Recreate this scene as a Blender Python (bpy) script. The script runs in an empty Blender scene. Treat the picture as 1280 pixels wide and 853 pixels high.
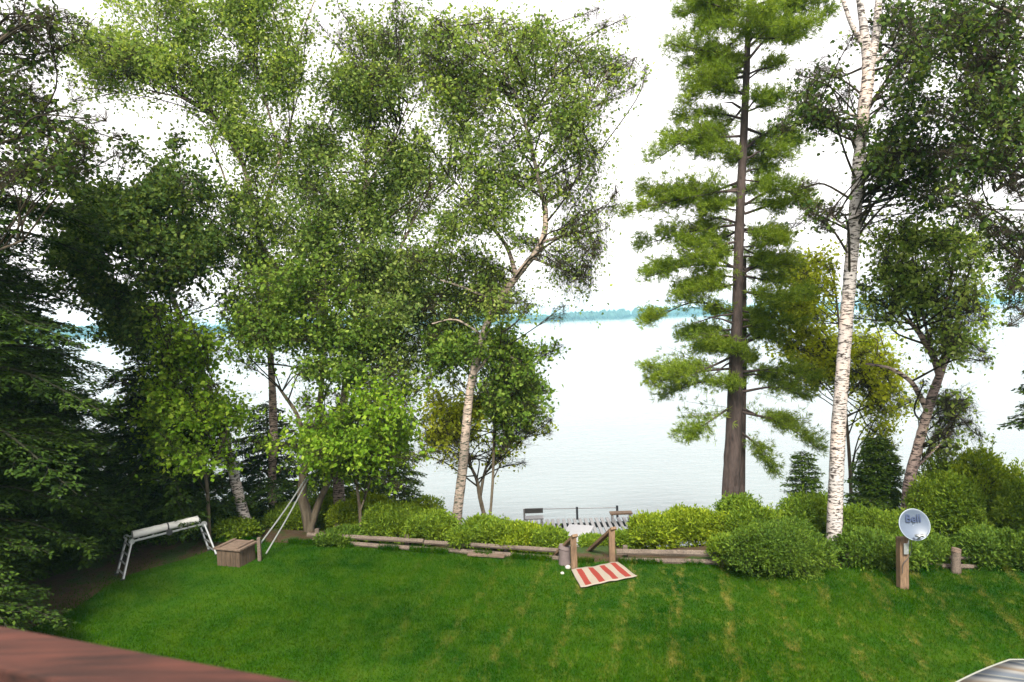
import bpy, math, random
import numpy as np
from mathutils import Vector

# ------------------------------------------------------------------ camera
EYE = 4.2
F = 853.0                     # focal length in photo pixels (24 mm on 36 mm)
PITCH = math.radians(1.95)
ROLL = math.radians(1.9)
scene = bpy.context.scene
COL = scene.collection
cp, sp_ = math.cos(PITCH), math.sin(PITCH)
FWD = np.array([0, cp, -sp_]); UP0 = np.array([0, sp_, cp]); RT0 = np.array([1.0, 0, 0])
RT = RT0 * math.cos(ROLL) - UP0 * math.sin(ROLL)
UP = UP0 * math.cos(ROLL) + RT0 * math.sin(ROLL)
cd = bpy.data.cameras.new('camera'); cam = bpy.data.objects.new('camera', cd); COL.objects.link(cam)
from mathutils import Matrix
m = Matrix(((RT[0], UP[0], -FWD[0], 0), (RT[1], UP[1], -FWD[1], 0), (RT[2], UP[2], -FWD[2], EYE), (0, 0, 0, 1)))
cam.matrix_world = m
cd.lens = 24; cd.sensor_width = 36; cd.clip_start = 0.05; cd.clip_end = 20000
cd.dof.use_dof = True; cd.dof.focus_distance = 13.0; cd.dof.aperture_fstop = 4.0
scene.camera = cam

# ------------------------------------------------------------------ light
SUN_EL, SUN_AZ = math.radians(48), math.radians(-177)   # azimuth from +Y, negative = left
w = bpy.data.worlds.new('World'); scene.world = w; w.use_nodes = True
nt = w.node_tree; nt.nodes.clear()
out = nt.nodes.new('ShaderNodeOutputWorld'); bg = nt.nodes.new('ShaderNodeBackground')
sky = nt.nodes.new('ShaderNodeTexSky'); sky.sky_type = 'NISHITA'; sky.sun_disc = False
sky.sun_elevation = SUN_EL; sky.sun_rotation = SUN_AZ; sky.dust_density = 3.0; sky.air_density = 1.0
hs = nt.nodes.new('ShaderNodeHueSaturation'); hs.inputs['Saturation'].default_value = 0.30
mixw = nt.nodes.new('ShaderNodeMixRGB'); mixw.blend_type = 'MIX'
mixw.inputs['Fac'].default_value = 0.68; mixw.inputs['Color2'].default_value = (9.6, 9.0, 8.8, 1)   # thin bright cloud veil
nt.links.new(sky.outputs[0], hs.inputs['Color']); nt.links.new(hs.outputs[0], mixw.inputs['Color1'])
nt.links.new(mixw.outputs[0], bg.inputs['Color']); bg.inputs['Strength'].default_value = 0.095
nt.links.new(bg.outputs[0], out.inputs['Surface'])
sl = bpy.data.lights.new('sun', 'SUN'); sl.energy = 3.8; sl.angle = math.radians(14); sl.color = (1.0, 0.93, 0.80)
so = bpy.data.objects.new('sun', sl); COL.objects.link(so)
sd = Vector((math.sin(SUN_AZ) * math.cos(SUN_EL), math.cos(SUN_AZ) * math.cos(SUN_EL), math.sin(SUN_EL)))
so.rotation_euler = sd.to_track_quat('Z', 'Y').to_euler(); so.location = (0, 0, 40)
scene.view_settings.view_transform = 'Standard'; scene.view_settings.look = 'None'
scene.view_settings.exposure = 1.4; scene.view_settings.gamma = 1.0
scene.view_settings.use_curve_mapping = False
scene.cycles.max_bounces = 7; scene.cycles.diffuse_bounces = 3; scene.cycles.transmission_bounces = 4
scene.cycles.volume_bounces = 1
scene.cycles.use_denoising = True

rng = np.random.default_rng(7)
random.seed(7)

# ------------------------------------------------------------------ helpers
def at(px, py, Y):
    """point at world depth Y (metres) that shows at photo pixel (px, py)"""
    d = FWD + RT * ((px - 640) / F) - UP * ((py - 426.5) / F)
    return np.array([0, 0, EYE]) + d * (Y / d[1])

def ong(px, py, z=0.0):
    d = FWD + RT * ((px - 640) / F) - UP * ((py - 426.5) / F)
    return np.array([0, 0, EYE]) + d * ((z - EYE) / d[2])

def tag(o, label=None, cat=None, group=None, kind=None):
    if label: o['label'] = label
    if cat: o['category'] = cat
    if group: o['group'] = group
    if kind: o['kind'] = kind
    return o

def empty(name, loc, label=None, cat=None, group=None):
    o = bpy.data.objects.new(name, None); COL.objects.link(o); o.location = tuple(float(v) for v in loc)
    o.empty_display_size = 0.2
    return tag(o, label, cat, group)

class MB:
    def __init__(s): s.v = []; s.f = {3: [], 4: []}; s.n = 0; s.ng = []
    def add(s, verts, faces):
        verts = np.asarray(verts, float).reshape(-1, 3); faces = np.asarray(faces, int)
        s.v.append(verts); s.f[faces.shape[1]].append(faces + s.n); s.n += len(verts)
    def poly(s, verts, faces):
        verts = np.asarray(verts, float); s.v.append(verts)
        for f in faces: s.ng.append([i + s.n for i in f])
        s.n += len(verts)
    def build(s, name, mat, parent=None, origin=None, smooth=True, bevel=0):
        if origin is None: origin = np.array(parent.location) if parent is not None else np.zeros(3)
        V = np.concatenate(s.v) - np.asarray(origin, float)
        me = bpy.data.meshes.new(name)
        t = np.concatenate(s.f[3]) if s.f[3] else np.zeros((0, 3), int)
        q = np.concatenate(s.f[4]) if s.f[4] else np.zeros((0, 4), int)
        ngl = [len(x) for x in s.ng]
        idx = np.concatenate([t.ravel(), q.ravel()] + [np.array(x) for x in s.ng]).astype(np.int32)
        tot = np.concatenate([np.full(len(t), 3), np.full(len(q), 4), np.array(ngl, int)]).astype(np.int32)
        st = np.concatenate([[0], np.cumsum(tot)[:-1]]).astype(np.int32)
        me.vertices.add(len(V)); me.vertices.foreach_set('co', V.astype(np.float32).ravel())
        me.loops.add(len(idx)); me.loops.foreach_set('vertex_index', idx)
        me.polygons.add(len(tot)); me.polygons.foreach_set('loop_start', st)
        me.polygons.foreach_set('loop_total', tot)
        me.polygons.foreach_set('use_smooth', np.full(len(tot), smooth))
        me.update(calc_edges=True); me.validate()
        me.materials.append(mat)
        o = bpy.data.objects.new(name, me); COL.objects.link(o)
        if parent is not None: o.parent = parent
        else: o.location = tuple(float(v) for v in origin)
        if bevel:
            b = o.modifiers.new('bevel', 'BEVEL'); b.width = bevel; b.segments = 2; b.limit_method = 'ANGLE'
        return o

def norm(a):
    a = np.asarray(a, float)
    return a / np.maximum(np.linalg.norm(a, axis=-1, keepdims=True), 1e-9)

def tube(mb, pts, rad, n=8, wob=0.0, r=rng, cap=True):
    pts = np.asarray(pts, float); k = len(pts)
    rad = np.broadcast_to(np.asarray(rad, float), (k,))
    T = norm(np.gradient(pts, axis=0))
    ref = np.array([0, 0, 1.0]) if abs(T[0][2]) < 0.8 else np.array([0, 1.0, 0])
    a = norm(np.cross(ref, T[0])); V = []
    th = np.linspace(0, 2 * math.pi, n, endpoint=False)
    for i in range(k):
        a = norm(a - T[i] * np.dot(a, T[i])); b = np.cross(T[i], a)
        rr = rad[i] * (1 + wob * r.standard_normal(n)) if wob else np.full(n, rad[i])
        V.append(pts[i] + (np.cos(th) * rr)[:, None] * a + (np.sin(th) * rr)[:, None] * b)
    V = np.concatenate(V)
    i0 = (np.arange(k - 1)[:, None] * n + np.arange(n)[None]).ravel()
    j0 = (np.arange(k - 1)[:, None] * n + (np.arange(n)[None] + 1) % n).ravel()
    mb.add(V, np.stack([i0, j0, j0 + n, i0 + n], 1))
    if cap:
        mb.poly(V[:n], [list(range(n))[::-1]]); mb.poly(V[-n:], [list(range(n))])

def spline(pts, rad=None, k=6):
    """Catmull-Rom through the points"""
    P = np.asarray(pts, float); n = len(P)
    if rad is not None: P = np.concatenate([P, np.asarray(rad, float)[:, None]], 1)
    Q = np.concatenate([[2 * P[0] - P[1]], P, [2 * P[-1] - P[-2]]]); out = []
    for i in range(n - 1):
        p0, p1, p2, p3 = Q[i:i + 4]
        for t in np.linspace(0, 1, k, endpoint=False):
            out.append(0.5 * (2 * p1 + (p2 - p0) * t + (2 * p0 - 5 * p1 + 4 * p2 - p3) * t * t + (3 * p1 - p0 - 3 * p2 + p3) * t ** 3))
    out.append(P[-1]); out = np.array(out)
    return (out[:, :3], np.maximum(out[:, 3], .002)) if rad is not None else out

def prisms(mb, P0, P1, r0, r1):
    """many thin three-sided twigs at once"""
    P0 = np.asarray(P0); P1 = np.asarray(P1); N = len(P0)
    if N == 0: return
    D = norm(P1 - P0); ref = np.where(np.abs(D[:, 2:3]) < .8, np.array([[0, 0, 1.0]]), np.array([[1.0, 0, 0]]))
    A = norm(np.cross(D, ref)); B = np.cross(D, A); V = np.zeros((N, 6, 3))
    r0 = np.broadcast_to(r0, (N,)); r1 = np.broadcast_to(r1, (N,))
    for k in range(3):
        c, s = math.cos(k * 2.0944), math.sin(k * 2.0944)
        V[:, k] = P0 + (A * c + B * s) * r0[:, None]; V[:, k + 3] = P1 + (A * c + B * s) * r1[:, None]
    base = np.arange(N)[:, None] * 6
    fs = np.concatenate([base + np.array([[k, (k + 1) % 3, (k + 1) % 3 + 3, k + 3]]) for k in range(3)])
    mb.add(V.reshape(-1, 3), fs)

def blades(mb, P, D, Nn, L, W, mid=.45, fold=0.0):
    """rhombic leaves: point P, direction D, approximate normal Nn, length L, width W"""
    N = len(P)
    if N == 0: return
    D = norm(D); S = norm(np.cross(D, Nn)); Z = np.cross(S, D)
    L = np.broadcast_to(L, (N,))[:, None]; W = np.broadcast_to(W, (N,))[:, None]
    V = np.zeros((N, 4, 3)); V[:, 0] = P; V[:, 1] = P + D * L * mid + S * W * .5 + Z * fold * W
    V[:, 2] = P + D * L; V[:, 3] = P + D * L * mid - S * W * .5 + Z * fold * W
    mb.add(V.reshape(-1, 3), np.arange(N)[:, None] * 4 + np.array([[0, 1, 2, 3]]))

def box(mb, c, s, ax=None):
    """box centre c, full sizes s, axes rows ax"""
    c = np.asarray(c, float); s = np.asarray(s, float) / 2
    ax = np.eye(3) if ax is None else np.asarray(ax, float)
    V = np.array([[x, y, z] for x in (-1, 1) for y in (-1, 1) for z in (-1, 1)]) * s
    mb.poly(c + V @ ax, [[0, 1, 3, 2], [4, 6, 7, 5], [0, 4, 5, 1], [2, 3, 7, 6], [0, 2, 6, 4], [1, 5, 7, 3]])

def beam(mb, a, b, wd, ht, up=(0, 0, 1)):
    a = np.asarray(a, float); b = np.asarray(b, float); d = norm(b - a)
    s = norm(np.cross(d, np.asarray(up, float))); u = np.cross(s, d)
    box(mb, (a + b) / 2, (np.linalg.norm(b - a), wd, ht), np.array([d, s, u]))

# ------------------------------------------------------------------ materials
def newmat(name):
    mt = bpy.data.materials.new(name); mt.use_nodes = True; n = mt.node_tree; n.nodes.clear()
    o = n.nodes.new('ShaderNodeOutputMaterial'); return mt, n, o

def N(n, t, **kw):
    x = n.nodes.new(t)
    for k, v in kw.items(): setattr(x, k, v)
    return x

def noise(n, scale, vec=None, detail=4, rough=.6, dist=0):
    x = N(n, 'ShaderNodeTexNoise'); x.inputs['Scale'].default_value = scale; x.inputs['Detail'].default_value = detail
    x.inputs['Roughness'].default_value = rough; x.inputs['Distortion'].default_value = dist
    if vec is not None: n.links.new(vec, x.inputs['Vector'])
    return x

def ramp(n, fac, stops):
    r = N(n, 'ShaderNodeValToRGB'); e = r.color_ramp.elements
    while len(e) < len(stops): e.new(.5)
    for el, (p, c) in zip(e, stops): el.position = p; el.color = (*c, 1) if len(c) == 3 else c
    n.links.new(fac, r.inputs[0]); return r

def mix(n, fac, a, b, mode='MIX'):
    x = N(n, 'ShaderNodeMixRGB', blend_type=mode)
    for i, v in ((0, fac), (1, a), (2, b)):
        if hasattr(v, 'links') or isinstance(v, bpy.types.NodeSocket): n.links.new(v, x.inputs[i])
        elif isinstance(v, (int, float)): x.inputs[i].default_value = v
        else: x.inputs[i].default_value = (*v, 1)
    return x

def coords(n, scale=(1, 1, 1), kind='Object', rot=(0, 0, 0)):
    t = N(n, 'ShaderNodeTexCoord'); mp = N(n, 'ShaderNodeMapping')
    mp.inputs['Scale'].default_value = scale; mp.inputs['Rotation'].default_value = rot
    n.links.new(t.outputs[kind], mp.inputs[0]); return mp.outputs[0]

def bsdf(n, o, col, rough=.7, bump=None, bstr=.4, bdist=.02, spec=.3, metal=0):
    p = N(n, 'ShaderNodeBsdfPrincipled'); p.inputs['Roughness'].default_value = rough
    p.inputs['Specular IOR Level'].default_value = spec; p.inputs['Metallic'].default_value = metal
    if isinstance(col, bpy.types.NodeSocket): n.links.new(col, p.inputs['Base Color'])
    else: p.inputs['Base Color'].default_value = (*col, 1)
    if bump is not None:
        b = N(n, 'ShaderNodeBump'); b.inputs['Strength'].default_value = bstr; b.inputs['Distance'].default_value = bdist
        n.links.new(bump, b.inputs['Height']); n.links.new(b.outputs[0], p.inputs['Normal'])
    n.links.new(p.outputs[0], o.inputs[0]); return p

def leafmat(name, c1, c2, c3, trans=.45, patch=1.2):
    """leaf colours vary leaf by leaf and in soft patches; light passes through"""
    mt, n, o = newmat(name)
    g = N(n, 'ShaderNodeNewGeometry'); r = ramp(n, g.outputs['Random Per Island'], [(0, c1), (.55, c2), (1, c3)])
    ns = noise(n, patch, coords(n), 2)
    r2 = ramp(n, ns.outputs[0], [(.3, (.72, .78, .8)), (.7, (1.25, 1.15, .95))])
    mx = mix(n, 1.0, r.outputs[0], r2.outputs[0], 'MULTIPLY')
    d = N(n, 'ShaderNodeBsdfPrincipled'); d.inputs['Roughness'].default_value = .65; d.inputs['Specular IOR Level'].default_value = .10
    t = N(n, 'ShaderNodeBsdfTranslucent'); ms = N(n, 'ShaderNodeMixShader'); ms.inputs[0].default_value = trans
    tc = mix(n, 1.0, mx.outputs[0], (1.5, 1.5, .6), 'MULTIPLY')
    n.links.new(mx.outputs[0], d.inputs['Base Color']); n.links.new(tc.outputs[0], t.inputs[0])
    n.links.new(d.outputs[0], ms.inputs[1]); n.links.new(t.outputs[0], ms.inputs[2]); n.links.new(ms.outputs[0], o.inputs[0])
    return mt

def birchmat(name, base=(.46, .43, .42), dark=(.035, .028, .025), th=.60):
    mt, n, o = newmat(name)
    a = noise(n, 3.0, coords(n, (3.2, 3.2, 13)), 5, .65); b = noise(n, 2.0, coords(n, (1.6, 1.6, 5.5)), 4, .6, .6)
    c = noise(n, 30, coords(n, (1, 1, 4)), 3)
    base_c = mix(n, c.outputs[0], tuple(v * .72 for v in base), base)
    tint = mix(n, ramp(n, noise(n, 1.1, coords(n)).outputs[0], [(.45, (0, 0, 0)), (.7, (1, 1, 1))]).outputs[0], base_c.outputs[0], (.62, .48, .40))
    f1 = ramp(n, a.outputs[0], [(th - .015, (0, 0, 0)), (th + .03, (1, 1, 1))]); f2 = ramp(n, b.outputs[0], [(.61, (0, 0, 0)), (.66, (1, 1, 1))])
    m1 = mix(n, f1.outputs[0], tint.outputs[0], dark); m2 = mix(n, f2.outputs[0], m1.outputs[0], tuple(v * 1.8 for v in dark))
    bsdf(n, o, m2.outputs[0], .75, a.outputs[0], .35, .02); return mt

def barkmat(name, c1, c2, sc=9):
    mt, n, o = newmat(name)
    a = noise(n, sc, coords(n, (1, 1, .22)), 6, .7, .4); b = noise(n, 1.5, coords(n), 2)
    r = ramp(n, a.outputs[0], [(.35, c1), (.65, c2)]); r2 = mix(n, .35, r.outputs[0], b.outputs[0], 'MULTIPLY')
    bsdf(n, o, r2.outputs[0], .9, a.outputs[0], .9, .04); return mt

def woodmat(name, c1, c2, grain=(1, 1, 12), rough=.8, rot=0):
    mt, n, o = newmat(name)
    a = noise(n, 6, coords(n, grain, 'Object', (0, 0, rot)), 6, .7, .5); b = noise(n, 3, coords(n), 4)
    r = ramp(n, a.outputs[0], [(.32, c1), (.68, c2)])
    r2 = mix(n, ramp(n, b.outputs[0], [(.45, (0, 0, 0)), (.75, (.6, .6, .6))]).outputs[0], r.outputs[0], tuple(v * .55 for v in c1))
    bsdf(n, o, r2.outputs[0], rough, a.outputs[0], .5, .01); return mt

def plain(name, c, rough=.5, metal=0, var=.15, sc=12, spec=.4):
    mt, n, o = newmat(name); a = noise(n, sc, coords(n), 4)
    mx = mix(n, a.outputs[0], tuple(v * (1 - var) for v in c), tuple(min(1, v * (1 + var)) for v in c))
    bsdf(n, o, mx.outputs[0], rough, a.outputs[0], .1, .003, spec, metal); return mt

M = {}
M['birch'] = birchmat('birch_bark', th=.53); M['birch_pink'] = birchmat('birch_bark_pink', (.26, .19, .175), (.03, .022, .02), .52)
M['birch_brown'] = birchmat('birch_bark_brown', (.20, .165, .14), (.03, .035, .025), .53)
M['pine_bark'] = barkmat('pine_bark', (.03, .022, .02), (.095, .070, .064))
M['bark'] = barkmat('grey_bark', (.06, .045, .03), (.17, .14, .10)); M['twig'] = barkmat('dark_twig', (.018, .014, .007), (.05, .04, .02), 20)
M['leaf_birch'] = leafmat('leaf_birch', (.075, .14, .03), (.185, .275, .06), (.34, .42, .15), .55)
M['leaf_silver'] = leafmat('leaf_silver', (.055, .11, .026), (.16, .24, .058), (.31, .39, .14), .52)
M['leaf_dark'] = leafmat('leaf_dark', (.022, .05, .012), (.055, .10, .02), (.13, .18, .04), .35)
M['leaf_mid'] = leafmat('leaf_mid', (.045, .10, .014), (.115, .20, .026), (.23, .32, .07), .46)
M['leaf_bright'] = leafmat('leaf_bright', (.08, .17, .012), (.15, .27, .018), (.27, .38, .05), .45)
M['leaf_yellow'] = leafmat('leaf_yellow', (.20, .26, .015), (.32, .37, .025), (.44, .48, .07), .55)
M['needle'] = leafmat('needle_pine', (.075, .135, .014), (.145, .22, .022), (.22, .295, .04), .4, .8)
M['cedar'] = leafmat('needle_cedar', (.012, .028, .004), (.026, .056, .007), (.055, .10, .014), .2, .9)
M['shrub'] = leafmat('leaf_shrub', (.07, .13, .012), (.12, .19, .016), (.19, .27, .03), .4, 1.6)
M['shrub_y'] = leafmat('leaf_shrub_light', (.09, .15, .010), (.17, .24, .014), (.27, .34, .030), .42, 1.6)
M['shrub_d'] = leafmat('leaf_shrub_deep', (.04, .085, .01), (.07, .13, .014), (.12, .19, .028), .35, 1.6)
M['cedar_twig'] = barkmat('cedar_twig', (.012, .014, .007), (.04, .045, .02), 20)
M['timber'] = woodmat('weathered_timber', (.05, .038, .03), (.17, .135, .11), (10, 1, 10))
M['post'] = woodmat('post_wood', (.08, .05, .03), (.20, .13, .08), (8, 8, 1))
M['box'] = woodmat('box_wood', (.045, .032, .022), (.115, .08, .055), (9, 9, 1))
M['lid'] = woodmat('lid_wood', (.075, .052, .04), (.18, .13, .10), (1, 9, 9))
M['white'] = plain('white_paint', (.55, .55, .53), .5); M['alu'] = plain('aluminium', (.36, .38, .39), .4, .6)
M['grey'] = plain('grey_plastic', (.085, .11, .155), .45, 0, .08); M['darkmetal'] = plain('dark_metal', (.05, .05, .055), .4, .3)
M['deckred'] = woodmat('stained_cedar', (.008, .0035, .0025), (.085, .026, .017), (.35, 5, 5), .85, math.radians(20.3))
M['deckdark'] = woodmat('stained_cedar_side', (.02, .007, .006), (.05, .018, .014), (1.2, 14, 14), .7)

# ------------------------------------------------------------------ terrain
WZ = -3.5
def edge_y(x):
    x = np.asarray(x, float)
    return np.interp(x, [-30, -7.2, -4.0, 1.0, 7.5, 30], [14.4, 13.6, 13.0, 11.55, 10.6, 9.5])
def gz(x, y):
    x = np.asarray(x, float); y = np.asarray(y, float)
    e = edge_y(x) + .9; t = np.clip((y - e) / 7.0, 0, 1.6)
    z = -4.3 * (t ** 1.25) / (1 + .15 * t)
    z = np.maximum(z, -5.2)
    z = z + .05 * np.sin(x * 1.3 + y * .7) * np.clip((y - e + 1) / 2, 0, 1) + .04 * np.sin(x * 3.1 - y * 2.3) * np.clip((y - e + 1) / 2, 0, 1)
    return z
xs = np.concatenate([[-9000, -3000, -1000, -300, -120, -60], np.linspace(-34, 34, 137), [60, 120, 300, 1000, 3000, 9000]])
ys = np.concatenate([[-3000, -500, -60, -20], np.linspace(-8, 30, 96), [40, 60, 120, 300, 1000, 3000, 9000]])
X, Y = np.meshgrid(xs, ys); Z = gz(X, Y) - .02
mb = MB(); V = np.stack([X, Y, Z], -1).reshape(-1, 3); nx = len(xs)
i = (np.arange(len(ys) - 1)[:, None] * nx + np.arange(nx - 1)[None]).ravel()
mb.add(V, np.stack([i, i + 1, i + 1 + nx, i + nx], 1))
mt, n, o = newmat('forest_floor')
a = noise(n, 1.6, coords(n), 6); b = noise(n, 14, coords(n), 5)
r = ramp(n, a.outputs[0], [(.35, (.04, .025, .014)), (.50, (.07, .042, .02)), (.60, (.03, .06, .008))])
bsdf(n, o, mix(n, .5, r.outputs[0], b.outputs[0], 'MULTIPLY').outputs[0], .95, b.outputs[0], .8, .05)
tag(mb.build('ground', mt), kind='structure')

# lawn sheet, 2 cm proud of the earth
def lawn_edge_left(y):
    return np.interp(y, [-10, 6, 8, 10, 11.3, 12.5, 13.2], [-8.5, -8.0, -7.3, -6.9, -6.6, -5.9, -5.0]) + .12 * np.sin(y * 2.7)
ly = np.linspace(-10, 13.0, 93); V = []; K = 120
for y in ly:
    xl = lawn_edge_left(y); 
    V.append(np.stack([np.linspace(xl, 16, K), np.full(K, y), np.zeros(K)], 1))
V = np.array(V)
top = edge_y(V[..., 0]) - .05
V[..., 1] = np.where(V[..., 1] > 6, 6 + (V[..., 1] - 6) / 7.0 * (top - 6), V[..., 1])
V[..., 2] = .004 + .012 * np.sin(V[..., 0] * .9) * np.sin(V[..., 1] * .7)
mb = MB(); i = (np.arange(len(ly) - 1)[:, None] * K + np.arange(K - 1)[None]).ravel()
mb.add(V.reshape(-1, 3), np.stack([i, i + 1, i + 1 + K, i + K], 1))

def lawncolor(n):
    """deep green turf, dry straw dashes in mower lines running away from the house"""
    big = noise(n, .35, coords(n), 4, .6); mid = noise(n, 2.2, coords(n), 5); fine = noise(n, 22, coords(n, (1, .6, 1)), 5, .7)
    base = ramp(n, big.outputs[0], [(.38, (.007, .044, .001)), (.62, (.025, .078, .002))])
    b2 = mix(n, ramp(n, mid.outputs[0], [(.4, (0, 0, 0)), (.75, (.5, .5, .5))]).outputs[0], base.outputs[0], (.062, .11, .004))
    sep = N(n, 'ShaderNodeTexWave', wave_type='BANDS', bands_direction='X'); sep.inputs['Scale'].default_value = .44
    sep.inputs['Distortion'].default_value = 1.2; sep.inputs['Detail'].default_value = 3; sep.inputs['Detail Scale'].default_value = .6
    n.links.new(coords(n, (1, 1, 1), 'Object', (0, 0, math.radians(15))), sep.inputs['Vector'])
    st = ramp(n, sep.outputs[1], [(.80, (0, 0, 0)), (1.0, (1, 1, 1))])
    dash = ramp(n, noise(n, 3.2, coords(n, (1.6, .8, 1)), 6, .8).outputs[0], [(.48, (0, 0, 0)), (.64, (1, 1, 1))])
    # dryness grows toward the right-hand side of the yard
    sx = N(n, 'ShaderNodeSeparateXYZ'); n.links.new(coords(n), sx.inputs[0])
    mr = N(n, 'ShaderNodeMapRange'); mr.inputs[1].default_value = -3.0; mr.inputs[2].default_value = 2.0; n.links.new(sx.outputs[0], mr.inputs[0])
    f = mix(n, 1.0, st.outputs[0], dash.outputs[0], 'MULTIPLY'); f2 = mix(n, 1.0, f.outputs[0], mr.outputs[0], 'MULTIPLY')
    f3 = mix(n, 1.0, f2.outputs[0], (.6, .6, .6), 'MULTIPLY')
    dry = mix(n, f3.outputs[0], b2.outputs[0], (.24, .19, .05))
    sp = ramp(n, noise(n, 5, coords(n, (1, .5, 1)), 6, .8).outputs[0], [(.53, (0, 0, 0)), (.70, (.6, .6, .6))])
    sp2 = mix(n, 1.0, sp.outputs[0], mr.outputs[0], 'MULTIPLY')
    d2 = mix(n, sp2.outputs[0], dry.outputs[0], (.17, .18, .03))
    return mix(n, .35, d2.outputs[0], ramp(n, fine.outputs[0], [(.3, (.45, .45, .45)), (.7, (1, 1, 1))]).outputs[0], 'MULTIPLY'), fine
mt, n, o = newmat('turf'); c, fine = lawncolor(n); bsdf(n, o, c.outputs[0], .95, fine.outputs[0], 1, .04, .1)
tag(mb.build('lawn', mt), kind='structure')
mtg, n, o = newmat('grass_blades'); c, fine = lawncolor(n)
g = N(n, 'ShaderNodeNewGeometry'); rr = ramp(n, g.outputs['Random Per Island'], [(0, (.75, .85, .7)), (1, (1.45, 1.3, 1.2))])
c2 = mix(n, 1.0, c.outputs[0], rr.outputs[0], 'MULTIPLY')
d = N(n, 'ShaderNodeBsdfDiffuse'); t = N(n, 'ShaderNodeBsdfTranslucent'); ms = N(n, 'ShaderNodeMixShader'); ms.inputs[0].default_value = .3
n.links.new(c2.outputs[0], d.inputs[0]); n.links.new(c2.outputs[0], t.inputs[0]); n.links.new(d.outputs[0], ms.inputs[1]); n.links.new(t.outputs[0], ms.inputs[2]); n.links.new(ms.outputs[0], o.inputs[0])
NB = 420000
y = 4.5 + 8.9 * rng.random(NB) ** 1.15; x = rng.uniform(-1, 1, NB) * (y * .82 + 1)
k = (y < edge_y(x) - .02 + .10 * rng.standard_normal(NB)) & (x > lawn_edge_left(y) + .22 * rng.standard_normal(NB) - 1.6 * (rng.random(NB) < .22) * rng.random(NB)); x, y = x[k], y[k]
P = np.stack([x, y, np.zeros(len(x))], 1); D = rng.normal(0, .5, (len(x), 3)); D[:, 2] = 1; mb = MB()
Nn = rng.normal(0, 1, (len(x), 3)); blades(mb, P, D, Nn, rng.uniform(.025, .06, len(x)), .011, .3)
# ragged tufts along the timber edging
NT = 26000; x = rng.uniform(-6, 11, NT); y = edge_y(x) - .03 - np.abs(rng.normal(0, .05, NT)); k = np.sin(x * 7) + np.sin(x * 3.3 + 1) > -.3; x, y = x[k], y[k]
P = np.stack([x, y, np.zeros(len(x))], 1); D = rng.normal(0, .45, (len(x), 3)); D[:, 2] = 1
blades(mb, P, D, rng.normal(0, 1, (len(x), 3)), rng.uniform(.06, .14, len(x)), .012, .3)
tag(mb.build('grass', mtg, smooth=False), kind='stuff', label='short mown green grass of the lawn with dry straw streaks', cat='grass')

# water
mt, n, o = newmat('lake_water')
a = noise(n, 1.4, coords(n, (.5, 1.6, 1)), 6, .6, .3); b = noise(n, .02, coords(n, (.4, 1.5, 1)), 3)
col = ramp(n, b.outputs[0], [(.35, (.085, .12, .125)), (.65, (.12, .155, .16))])
bsdf(n, o, col.outputs[0], .12, a.outputs[0], .5, .08, .5)
mb = MB(); mb.add([[-8000, 15, WZ], [8000, 15, WZ], [8000, 8500, WZ], [-8000, 8500, WZ]], [[0, 1, 2, 3]])
tag(mb.build('lake_water', mt), kind='structure')

# far shore: low land plus a continuous wood
sh_px = [-1100, -400, 0, 400, 671, 835, 1000, 1280, 1700, 2400]; sh_d = [700, 850, 930, 980, 1000, 1150, 1600, 2300, 2500, 2500]
def shore(px):
    d = np.interp(px, sh_px, sh_d); return np.array([(px - 640) / F * d, d])
pxs = np.linspace(-1100, 2400, 260); V = []
for p in pxs:
    a = shore(p); u = norm(np.array([a[0], a[1]])); h = 3 + 2.5 * math.sin(p * .011) + 1.5 * math.sin(p * .037 + 1)
    for dd, zz in ((-6, WZ - 1), (4, WZ + .8), (60, WZ + h), (160, WZ + h * 1.4), (500, WZ - 2)):
        q = a + u * dd; V.append([q[0], q[1], zz])
mb = MB(); i = (np.arange(259)[:, None] * 5 + np.arange(4)[None]).ravel(); mb.add(V, np.stack([i, i + 5, i + 6, i + 1], 1))
tag(mb.build('hills', plain('far_land', (.03, .06, .03), .95, 0, .3, .05)), kind='structure')
t_ = (1 + 5 ** .5) / 2
ICO = norm(np.array([[-1, t_, 0], [1, t_, 0], [-1, -t_, 0], [1, -t_, 0], [0, -1, t_], [0, 1, t_], [0, -1, -t_], [0, 1, -t_], [t_, 0, -1], [t_, 0, 1], [-t_, 0, -1], [-t_, 0, 1]]))
ICF = np.array([[0, 11, 5], [0, 5, 1], [0, 1, 7], [0, 7, 10], [0, 10, 11], [1, 5, 9], [5, 11, 4], [11, 10, 2], [10, 7, 6], [7, 1, 8], [3, 9, 4], [3, 4, 2], [3, 2, 6], [3, 6, 8], [3, 8, 9], [4, 9, 5], [2, 4, 11], [6, 2, 10], [8, 6, 7], [9, 8, 1]])
mb = MB(); NTREE = 5200
pp = rng.uniform(-1100, 2400, NTREE)
for p in pp:
    a = shore(p); u = norm(a); dd = rng.uniform(2, 90); q = a + u * dd; h = rng.uniform(7, 12) * (1 + .25 * math.sin(p * .017)); wv = rng.uniform(3, 6)
    v = ICO * (1 + .25 * rng.standard_normal((12, 1))) * np.array([wv, wv, h * .55]); mb.add(v + np.array([q[0], q[1], WZ + .5 + dd * .04 + h * .5]), ICF)
tag(mb.build('far_forest', plain('far_wood_foliage', (.02, .05, .03), .9, 0, .4, .08), smooth=False), kind='stuff', label='far wooded shore across the lake fading to blue', cat='forest')

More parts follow.
